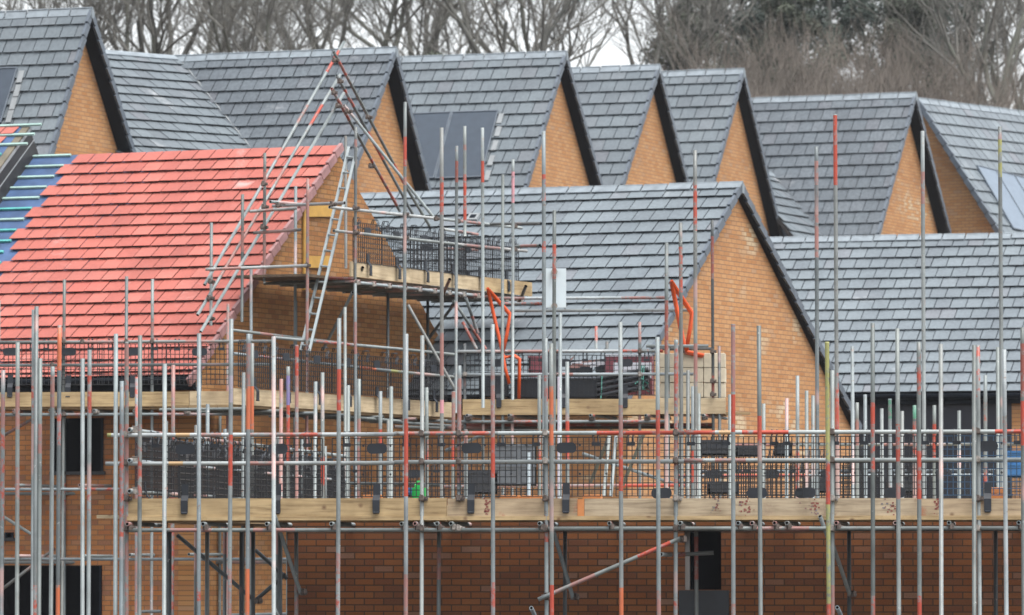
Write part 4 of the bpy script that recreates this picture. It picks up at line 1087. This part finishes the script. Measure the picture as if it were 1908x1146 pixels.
# ---------------------------------------------------------------- things standing about
# ladder
ld = thing('ladder', 'pale aluminium ladder rising to the high gable platform', 'ladder', P(585, 680, 79.6))
La, Lb = P(560, 655, 79.3), P(650, 275, 80.6); Ra, Rb = P(576, 657, 78.9), P(665, 277, 80.1)
for a, b in ((La, Lb), (Ra, Rb)):
    mb = MB(); d = (b-a).normalized(); s_ = V((1, 0, 0))*.02; q = d.cross(V((1, 0, 0))).normalized()*.035
    mb.box(a-s_-q, b-a, s_*2, q*2); mb.build('stile', 'alloy', ld)
for k in range(13):
    mb = MB(); t = (k+.4)/13; mb.tube([La+(Lb-La)*t, Ra+(Rb-Ra)*t], .016, 8); mb.build('rung', 'alloy', ld)

# white board
wb = thing('board', 'white upright board tied to the tall pole in front of the middle roof', 'board', P(1036, 573, 65.6))
mb = MB(); mb.box(P(1016, 573, 65.6), V((P(1055, 573, 65.6)-P(1016, 573, 65.6)).to_tuple()), V((0, .02, 0)), P(1016, 500, 65.6)-P(1016, 573, 65.6)); mb.build('sheet', 'white_board', wb)
for y_ in (506, 570):
    mb = MB(); mb.tube([P(1033, y_, 65.5), P(1033, y_, 65.65)], .04, 8); mb.build('tie', 'coupler_pale', wb)

# orange loading gates
def gate(pts_list, D, label, lower):
    g = thing('loading_gate', label, 'gate', P(pts_list[0][0][0], lower, D))
    for k, dd in enumerate((0, .45)):
        mb = MB()
        for pl in pts_list: mb.tube([P(x, y, D)+V((0, dd, 0)) for x, y in pl], .025, 8)
        mb.build('side_frame', 'orange_steel', g)
    for pl in pts_list:
        mb = MB(); x, y = pl[0]; mb.tube([P(x, y, D), P(x, y, D)+V((0, .45, 0))], .024, 8); mb.build('cross_bar', 'orange_steel', g)
gate([[(909, 538), (921, 590), (936, 655), (941, 685), (949, 714)], [(912, 541), (950, 584), (945, 620), (937, 656)], [(938, 665), (960, 663), (968, 668), (967, 742)]], 79.6, 'orange folded loading gate standing at the left of the loading platform', 742)
gate([[(1252, 524), (1262, 575), (1275, 640), (1279, 655)], [(1253, 526), (1290, 582), (1287, 610), (1279, 655)], [(1279, 655), (1312, 662)]], 79.6, 'orange folded loading gate leaning above the concrete blocks', 662)

# concrete blocks
rows = 5
bm0 = None; bn = {0: 'bottom', 1: 'second', 2: 'third', 3: 'fourth', 4: 'top'}
for r_ in range(4):
    for c_ in range(3):
        p_ = mp_(1230+c_*40.5, 768-r_*27.7, .32)
        if bm0 is None:
            mb = MB(); mb.box(V((0, 0, 0)), V((.325, 0, 0)), V((0, .44, 0)), V((0, 0, .217)))
            o = mb.build('concrete_block', 'concrete_block'); bm = bmesh.new(); bm.from_mesh(o.data); bmesh.ops.bevel(bm, geom=bm.edges[:], offset=.006, segments=1, affect='EDGES'); bm.to_mesh(o.data); bm.free(); bm0 = o
        else: o = bm0.copy(); C.objects.link(o)
        o.location = p_+V((random.uniform(-.004, .004), random.uniform(-.01, .01), 0)); o.rotation_euler = (0, 0, -mang+random.uniform(-.01, .01))
        tag(o, 'cream concrete block, %s column, %s row up, in the stack by the orange gate' % (('left', 'middle', 'right')[c_], ('bottom', 'second', 'third', 'top')[r_]), 'block', 'concrete blocks stacked on the loading platform')

# bundle of black pipes with teal ties
pb = thing('pipe_bundle', 'tilted stack of black ribbed pipes tied with teal straps behind the loading platform mesh', 'pipes', mp_(1160, 745, .5))
a = mp_(1108, 735, .5); b = mp_(1208, 716, .5); d = (b-a)
for j in range(4):
    for i in range(3):
        o_ = V((0, 0, j*.085))+Vm*(i*.1)-V((0, 0, .03))
        mb = MB(); n = 22
        pts = [a+d*(k/n)+o_+d*(.05*j)*(0) for k in range(n+1)]
        s0 = len(mb.v); mb.tube(pts, .042, 8)
        for k in range(0, n+1):
            if k % 2:
                for q in range(8):
                    c_ = pts[k]; mb.v[s0+k*8+q] = c_+(mb.v[s0+k*8+q]-c_)*.8
        mb.build('pipe', 'black_plastic', pb)
for t in (.12, .86, .9):
    mb = MB(); c_ = a+d*t; mb.tube([c_-Vm*.06+V((0, 0, -.08)), c_-Vm*.06+V((.02, 0, .3)), c_+Vm*.25+V((0, 0, .3))], .008, 6); mb.build('strap', 'teal_tie', pb)
mb = MB(); c_ = a+d*.88-Vm*.08
mb.tube([c_+V((-.1, 0, .02)), c_+V((0, 0, .10)), c_+V((.1, 0, .02)), c_+V((.02, 0, -.05)), c_+V((.12, 0, -.1))], .009, 6)
mb.build('strap', 'teal_tie', pb)
# wrapped pack
pk = thing('wrapped_pack', 'maroon and white plastic wrapped pack behind the black pipes', 'pack', mp_(1175, 740, 1.0))
a = mp_(1127, 735, 1.0); mb = MB(); mb.box(a, Um*.72, Vm*.6, V((0, 0, .60))); pkb = mb.build('wrapping', 'maroon_wrap', pk)
mb = MB(); q = mp_(1143, 705, .985); mb.box(q, Um*.58, Vm*.01, V((0, 0, .24))); mb.build('printed_panel', 'white_wrap', pk); mb = MB(); q2 = mp_(1127, 664, .985); mb.box(q2, Um*.72, Vm*.01, V((0, 0, .03))); mb.build('top_strip', 'white_wrap', pk)
# mortar tub, long trough
tb_ = thing('trough', 'long black plastic trough resting on the loading platform behind the mesh', 'trough', mp_(1030, 745, .4))
a = mp_(958, 742, .35); mb = MB(); L_t = (mp_(1112, 742, .35)-a).dot(Um)
for (o_, x_, y_, z_) in ((V((0, 0, 0)), Um*L_t, Vm*.03, V((0, 0, .30))), (Vm*.5, Um*L_t, Vm*.03, V((0, 0, .30))), (V((0, 0, 0)), Um*L_t, Vm*.5, V((0, 0, .02))), (V((0, 0, 0)), Um*.03, Vm*.5, V((0, 0, .30))), (Um*(L_t-.03), Um*.03, Vm*.5, V((0, 0, .30)))):
    mb.box(a+o_, x_, y_, z_)
mb.build('body', 'black_plastic', tb_); mb = MB(); mb.tube([a+V((0, 0, .3)), a+V((0, 0, .3))+Um*L_t], .02, 8); mb.tube([a+V((0, 0, .3))+Vm*.52, a+V((0, 0, .3))+Um*L_t+Vm*.52], .02, 8); mb.build('rim', 'grey_plastic', tb_)
# crates, tubs and loose stuff on the platform
def crate(px, py, D, w_, h_, d_, m, label, name='crate', cat='crate', rz=0, group=None):
    g = thing(name, label, cat, P(px, py, D), group)
    p0 = P(px, py, D); c, s = math.cos(rz), math.sin(rz); X = V((c, s, 0)); Y = V((-s, c, 0))
    mb = MB(); t = .02
    for o_, x_, y_, z_ in ((V(), X*w_, Y*t, V((0, 0, h_))), (Y*(d_-t), X*w_, Y*t, V((0, 0, h_))), (V(), X*t, Y*d_, V((0, 0, h_))), (X*(w_-t), X*t, Y*d_, V((0, 0, h_))), (V(), X*w_, Y*d_, V((0, 0, t)))):
        mb.box(p0+o_, x_, y_, z_)
    mb.build('body', m, g)
    mb = MB(); mb.box(p0+V((0, 0, h_-.03))-X*.012-Y*.012, X*(w_+.024), Y*.012, V((0, 0, .03))); mb.box(p0+V((0, 0, h_*.45))-Y*.012, X*w_, Y*.012, V((0, 0, .02))); mb.build('rim', m, g)
    return g
crate(893, 740, 81, .45, .38, .4, 'black_plastic', 'black crate at the left end of the loading platform')
crate(985, 712, 81.3, .22, .40, .3, 'maroon_wrap', 'small maroon crate between the orange gate and the grey poles')
crate(1010, 705, 81.6, .30, .42, .3, 'grey_plastic', 'grey crate behind the trough on the loading platform')
crate(1055, 712, 81.8, .40, .33, .4, 'black_plastic', 'black crate heaped with scraps behind the trough')
crate(1110, 716, 81.5, .22, .38, .3, 'black_plastic', 'narrow black crate beside the maroon pack')
for k in range(7):
    mb = MB(); a = P(1060+random.uniform(-8, 50), 690-random.uniform(0, 22), 81.2); b = a+V((random.uniform(.1, .4), 0, random.uniform(-.05, .15))); mb.box(a, b-a, V((0, .12, 0)), V((0, .0, .035)), 'white_wrap' if k % 2 else 'p')
    tag(mb.build('plastic_scrap', None), ('white' if k % 2 else 'pinkish')+' plastic scrap in the heap behind the black trough', 'scrap', 'scraps heaped behind the trough')
# green tub, bricks and offcuts on the front deck
dz0 = zdeck
def fdeck(px, off): q = fpt(px, 950, off); return V((q.x, q.y, dz0))
gt = thing('jerrycan', 'bright green plastic jerrycan on the front deck beside the grey pole', 'can', fdeck(768, .4))
mb = MB(); p0 = fdeck(767, .4); mb.box(p0, U0*.15, V0*.14, V((0, 0, .37))); o = mb.build('body', 'green_plastic', gt)
bm = bmesh.new(); bm.from_mesh(o.data); bmesh.ops.bevel(bm, geom=bm.edges[:], offset=.03, segments=2, affect='EDGES'); bm.to_mesh(o.data); bm.free()
mb = MB(); mb.tube([p0+U0*.03+V0*.08+V((0, 0, .36)), p0+U0*.05+V0*.08+V((0, 0, .41)), p0+U0*.10+V0*.08+V((0, 0, .41)), p0+U0*.12+V0*.08+V((0, 0, .36))], .014, 6); mb.build('handle', 'green_plastic', gt)
mb = MB(); p1 = fdeck(763, .36)
crate(757, 925, 60.5, .12, .1, .1, 'blue_plastic', 'small dark blue box beside the green jerrycan', 'box', 'box')
first = None
for i, (px, n_, off) in enumerate(((527, 1, .5), (676, 2, .6), (944, 3, .5), (955, 3, .5), (966, 3, .5), (1085, 2, .8), (1838, 3, .5), (1665, 1, .3))):
    for k in range(n_):
        p_ = fdeck(px, off)+V((0, 0, .068*k+.001+.13))
        if first is None:
            mb = MB(); mb.box(V((0, 0, 0)), V((.215, 0, 0)), V((0, .102, 0)), V((0, 0, .065))); o = mb.build('brick', 'brick_loose'); bm = bmesh.new(); bm.from_mesh(o.data); bmesh.ops.bevel(bm, geom=bm.edges[:], offset=.004, segments=1, affect='EDGES'); bm.to_mesh(o.data); bm.free(); first = o
        else: o = first.copy(); C.objects.link(o)
        if i in (2, 3, 4): p_ = fdeck(932+(i-2)*21, off)+V((0, 0, .068*k+.001+.05))
        o.location = p_; o.rotation_euler = (0, 0, -ang+random.uniform(-.1, .1))
        tag(o, 'loose orange brick, %s up, %s' % (ORD[k], ('near the left corner', 'left of the red painted pole', 'in the left pile by the centre', 'in the middle pile by the centre', 'in the right pile by the centre', 'beside the centre posts', 'by the blue guard', 'in the toe board notch')[i]), 'brick', 'loose bricks on the front deck')
# dark tubs on the rear deck
for i, (px, py, w_, h_) in enumerate(((1305, 848, .42, .2), (1372, 850, .30, .14), (1445, 848, .22, .16), (1590, 852, .26, .14), (1655, 918, .5, .16), (1320, 920, .40, .16), (1500, 918, .3, .2), (915, 905, .6, .55), (870, 920, .4, .3))):
    crate(px, py, 70, w_, h_, .4, 'black_plastic' if i != 7 else 'grey_plastic', '%s dark plastic box from the left behind the front mesh guards' % ORD[i], 'box', 'box', group='dark boxes behind the front mesh')
crate(1870, 890, 69, .25, .35, .3, 'blue_plastic', 'blue plastic box at the far right behind the mesh', 'box', 'box')

# wooden debris netting / dark pallet of guards at the inner left corner is left to the mesh guards

# ---------------------------------------------------------------- trees
def tree_mesh(seed, height, spread, levels, dens, twigm, barkm, lean=0, upright=.35):
    rnd = random.Random(seed)
    TB, BB = MB(), MB()
    def grow(p, d, ln, rad, lev):
        n = 4 if lev < 2 else 3
        pts = [p]; dd = d.copy()
        for k in range(n):
            dd = (dd+V((rnd.uniform(-1, 1), rnd.uniform(-1, 1), rnd.uniform(-.6, 1)))*(.16+.05*lev)+V((0, 0, .03*upright))).normalized()
            pts.append(pts[-1]+dd*ln/n)
        r1 = max(rad*.55, .006)
        (TB if lev < 2 else BB).tube(pts, rad, 6 if lev < 2 else 3, None, cap=False, r1=r1)
        if lev >= levels: return
        nb = dens[lev]
        for k in range(nb):
            t = rnd.uniform(.35, 1.0) if k > 0 else 1.0
            if lev == 0: t = .35+.65*(k+.5)/nb if k else 1.0
            i = min(int(t*n), n-1); f = t*n-i; q = pts[i]+(pts[i+1]-pts[i])*f
            az = rnd.uniform(0, 2*math.pi); tilt = rnd.uniform(.35, .95)*spread
            bd = (dd*math.cos(tilt)+V((math.cos(az), math.sin(az), rnd.uniform(-.1, .5)))*math.sin(tilt)).normalized()
            grow(q, bd, ln*rnd.uniform(.55, .78), max(rad*rnd.uniform(.38, .55), .0075), lev+1)
    grow(V((0, 0, 0)), V((lean, 0, 1)).normalized(), height*.42, height*.015, 0)
    return TB, BB
def mk(TB, BB, barkm, twigm, label, name='bare_tree', leaf=None, leafm=None):
    root = thing(name, label, 'tree', (0, 0, 0))
    TB.build('trunk', barkm, root)
    BB.build('crown', twigm, root)
    return root
variants = []
for sdd, sp in ((3, 1.0), (11, .8), (23, 1.15), (31, .9)):
    TB, BB = tree_mesh(sdd, 13, sp, 5, (6, 5, 4, 4, 4), None, None)
    variants.append((TB, BB))
tr_src = []
spots = [(60, 168, 1.0, 0, 'left behind the tall left gable'), (215, 165, 1.05, 1, 'above the valley roof at the left'), (330, 170, 1.15, 2, 'with several upright limbs above the long left ridge'), (455, 166, 1.0, 3, 'left of the crossed scaffold tubes'),
         (590, 172, 1.1, 0, 'behind the crossed scaffold tubes'), (715, 168, 1.1, 1, 'right of the crossed scaffold tubes'), (930, 165, 1.15, 2, 'spreading above the solar panel house'), (1075, 170, 1.1, 3, 'above the gap right of the solar panel house'), (1215, 172, 1.0, 0, 'beside the dark evergreens'),
         (1400, 182, 1.2, 2, 'rising through the evergreens'), (1850, 165, 1.05, 1, 'at the far right against white sky'), (1925, 172, 1.1, 3, 'cut by the right edge'),
         (400, 205, 1.3, 1, 'further back above the long left ridge'), (820, 205, 1.35, 3, 'further back above the solar panels'), (1300, 205, 1.3, 1, 'further back by the evergreens'), (1840, 200, 1.3, 0, 'further back at the right')]
for i, (px, D, s_, vi, where) in enumerate(spots):
    x = P(px, 100, D).x
    if i < 4:
        TB, BB = variants[i]; root = mk(TB, BB, 'bark_moss' if i % 2 else 'bark', 'twig', '')
        tr_src.append(root)
    else:
        s = tr_src[vi]; root = s.copy(); C.objects.link(root)
        for ch in s.children: c = ch.copy(); C.objects.link(c); c.parent = root
    root.location = (x, D, gz(D)-.2); root.rotation_euler = (0, 0, random.uniform(0, 6.28)); root.scale = (s_,)*3
    tag(root, 'bare winter tree %s' % where, 'tree', 'bare trees on the hill')
# thicket shrubs
sh_src = []
def shrub_mesh(seed):
    rnd = random.Random(seed); BB = MB(); TB = MB()
    def g(p, d, ln, rad, lev):
        pts = [p]; dd = d.copy()
        for k in range(3):
            dd = (dd+V((rnd.uniform(-1, 1), rnd.uniform(-1, 1), rnd.uniform(-.3, 1)))*.2).normalized(); pts.append(pts[-1]+dd*ln/3)
        (TB if lev == 0 else BB).tube(pts, rad, 3, None, cap=False, r1=rad*.5)
        if lev < 3:
            for k in range(6 if lev < 2 else 5):
                t = rnd.uniform(.3, 1); i = min(int(t*3), 2); q = pts[i]+(pts[i+1]-pts[i])*(t*3-i)
                az = rnd.uniform(0, 6.28); bd = (dd+V((math.cos(az), math.sin(az), .3))*rnd.uniform(.3, .8)).normalized(); g(q, bd, ln*rnd.uniform(.45, .62), rad*.55, lev+1)
    for k in range(16):
        az = rnd.uniform(0, 6.28); rr_ = rnd.uniform(0, 1.3)
        g(V((math.cos(az)*rr_, math.sin(az)*rr_, 0)), V((math.cos(az)*.25, math.sin(az)*.25, 1)).normalized(), rnd.uniform(3.2, 4.8), .035, 0)
    return TB, BB
shr = [(1300, 156, .75), (1350, 150, .9), (1405, 156, 1.0), (1470, 150, .95), (1530, 158, 1.1), (1590, 151, 1.0), (1650, 157, 1.05), (1710, 150, .9), (1770, 156, .95), (1835, 150, .75), (1895, 155, .7), (1560, 165, 1.1), (1690, 166, 1.1), (1440, 166, 1.1), (840, 158, .62), (745, 160, .55)]
for i, (px, D, s_) in enumerate(shr):
    if i < 2:
        TB, BB = shrub_mesh(50+i); root = thing('bare_shrub', '', 'shrub'); TB.build('stems', 'bark', root); BB.build('twigs', 'twig_thicket', root); sh_src.append(root)
    else:
        s = sh_src[i % 2]; root = s.copy(); C.objects.link(root)
        for ch in s.children: c = ch.copy(); C.objects.link(c); c.parent = root
    x = P(px, 100, D).x; zb = P(px, 205, D).z-2.2; root.location = (x, D, gz(D)-.1)
    root.scale = (s_, s_, s_); root.rotation_euler = (0, 0, random.uniform(0, 6.28))
    tag(root, 'brown bare shrub, %s from the left in the hill thicket' % (ORD[i] if i < 14 else ('lower' if i == 15 else 'apart')), 'shrub', 'brown shrubs in the thicket')
# evergreens
def evergreen(seed, h, w_, n, m1):
    rnd = random.Random(seed); mb = MB(); cl = []
    for k in range(64):
        t = rnd.random()**1.2; z = h*(.10+.90*t); rad = w_*(1-.72*t**1.3)*rnd.uniform(.3, 1.0); az = rnd.uniform(0, 6.28)
        cl.append((V((math.cos(az)*rad, math.sin(az)*rad, z)), w_*rnd.uniform(.18, .42)*(1.1-.5*t)))
    for k in range(n):
        c, r_ = cl[k % len(cl)]
        d = V((rnd.gauss(0, 1), rnd.gauss(0, 1), rnd.gauss(0, .75))).normalized()*r_*rnd.uniform(.35, 1.0)
        p = c+d; a = V((rnd.gauss(0, 1), rnd.gauss(0, 1), rnd.gauss(0, 1))).normalized(); b = a.cross(V((rnd.gauss(0, 1), rnd.gauss(0, 1), rnd.gauss(0, 1)))).normalized()
        s_ = rnd.uniform(.035, .095)
        mb.face([p-a*s_, p+b*s_*.5, p+a*s_, p-b*s_*.5], None)
    tbm = MB(); tbm.tube([V((0, 0, 0)), V((.1, 0, h*.5)), V((0, 0, h*.92))], w_*.07, 7, None, cap=False, r1=.05)
    return mb, tbm
ev = [(1290, 176, 9.5, 2.3, 'needle_mid', 'dark evergreen left of the others beside the centre trees'), (1420, 180, 13, 2.6, 'needle_dark', 'dense dark evergreen behind the brown thicket'), (1540, 178, 14, 2.6, 'needle_dark', 'tall dark evergreen in the middle of the thicket'),
      (1650, 182, 14, 2.6, 'needle_dark', 'tall blue green evergreen right of the middle of the thicket'), (1755, 176, 12.5, 2.3, 'needle_dark', 'dark evergreen with a steep right edge against white sky'), (1480, 172, 10, 2.2, 'needle_mid', 'greyish evergreen half hidden in the thicket'), (1700, 170, 9, 2.4, 'needle_mid', 'lower grey green evergreen near the right ridge')]
for i, (px, D, h, w_, m_, lb) in enumerate(ev):
    a, b = evergreen(70+i, h, w_, 34000, m_); root = thing('evergreen_tree', lb, 'tree', (P(px, 100, D).x, D, gz(D)-.2), 'evergreens on the hill')
    for v_ in (a, b):
        v_.v = [p+root.location for p in v_.v]
    b.build('trunk', 'bark', root); a.build('crown', m_, root)
for px, D, lb, m_, h in ((872, 150, 'small bright green bush peeping over the solar panel house ridge', 'shrub_green', 6.6), (815, 152, 'rounded dark olive bush above the solar panel house', 'needle_mid', 7.0)):
    a, b = evergreen(px, h, 1.1, 12000, m_); root = thing('evergreen_bush', lb, 'bush', (P(px, 100, D).x, D, gz(D)))
    for v_ in (a, b): v_.v = [p+root.location for p in v_.v]
    b.build('trunk', 'bark', root); a.build('crown', m_, root)

# ---------------------------------------------------------------- air
hz_ = MB(); hz_.box(V((-950, -30, -3)), V((1900, 0, 0)), V((0, 700, 0)), V((0, 0, 75)))
hm = bpy.data.materials.new('haze'); hm.use_nodes = True; n_ = hm.node_tree
n_.nodes.remove(n_.nodes['Principled BSDF']); pv = n_.nodes.new('ShaderNodeVolumePrincipled')
pv.inputs['Color'].default_value = (.86, .90, .95, 1); pv.inputs['Density'].default_value = .00016
n_.links.new(pv.outputs[0], n_.nodes['Material Output'].inputs['Volume']); M['haze'] = hm
tag(hz_.build('haze', 'haze'), kind='stuff')
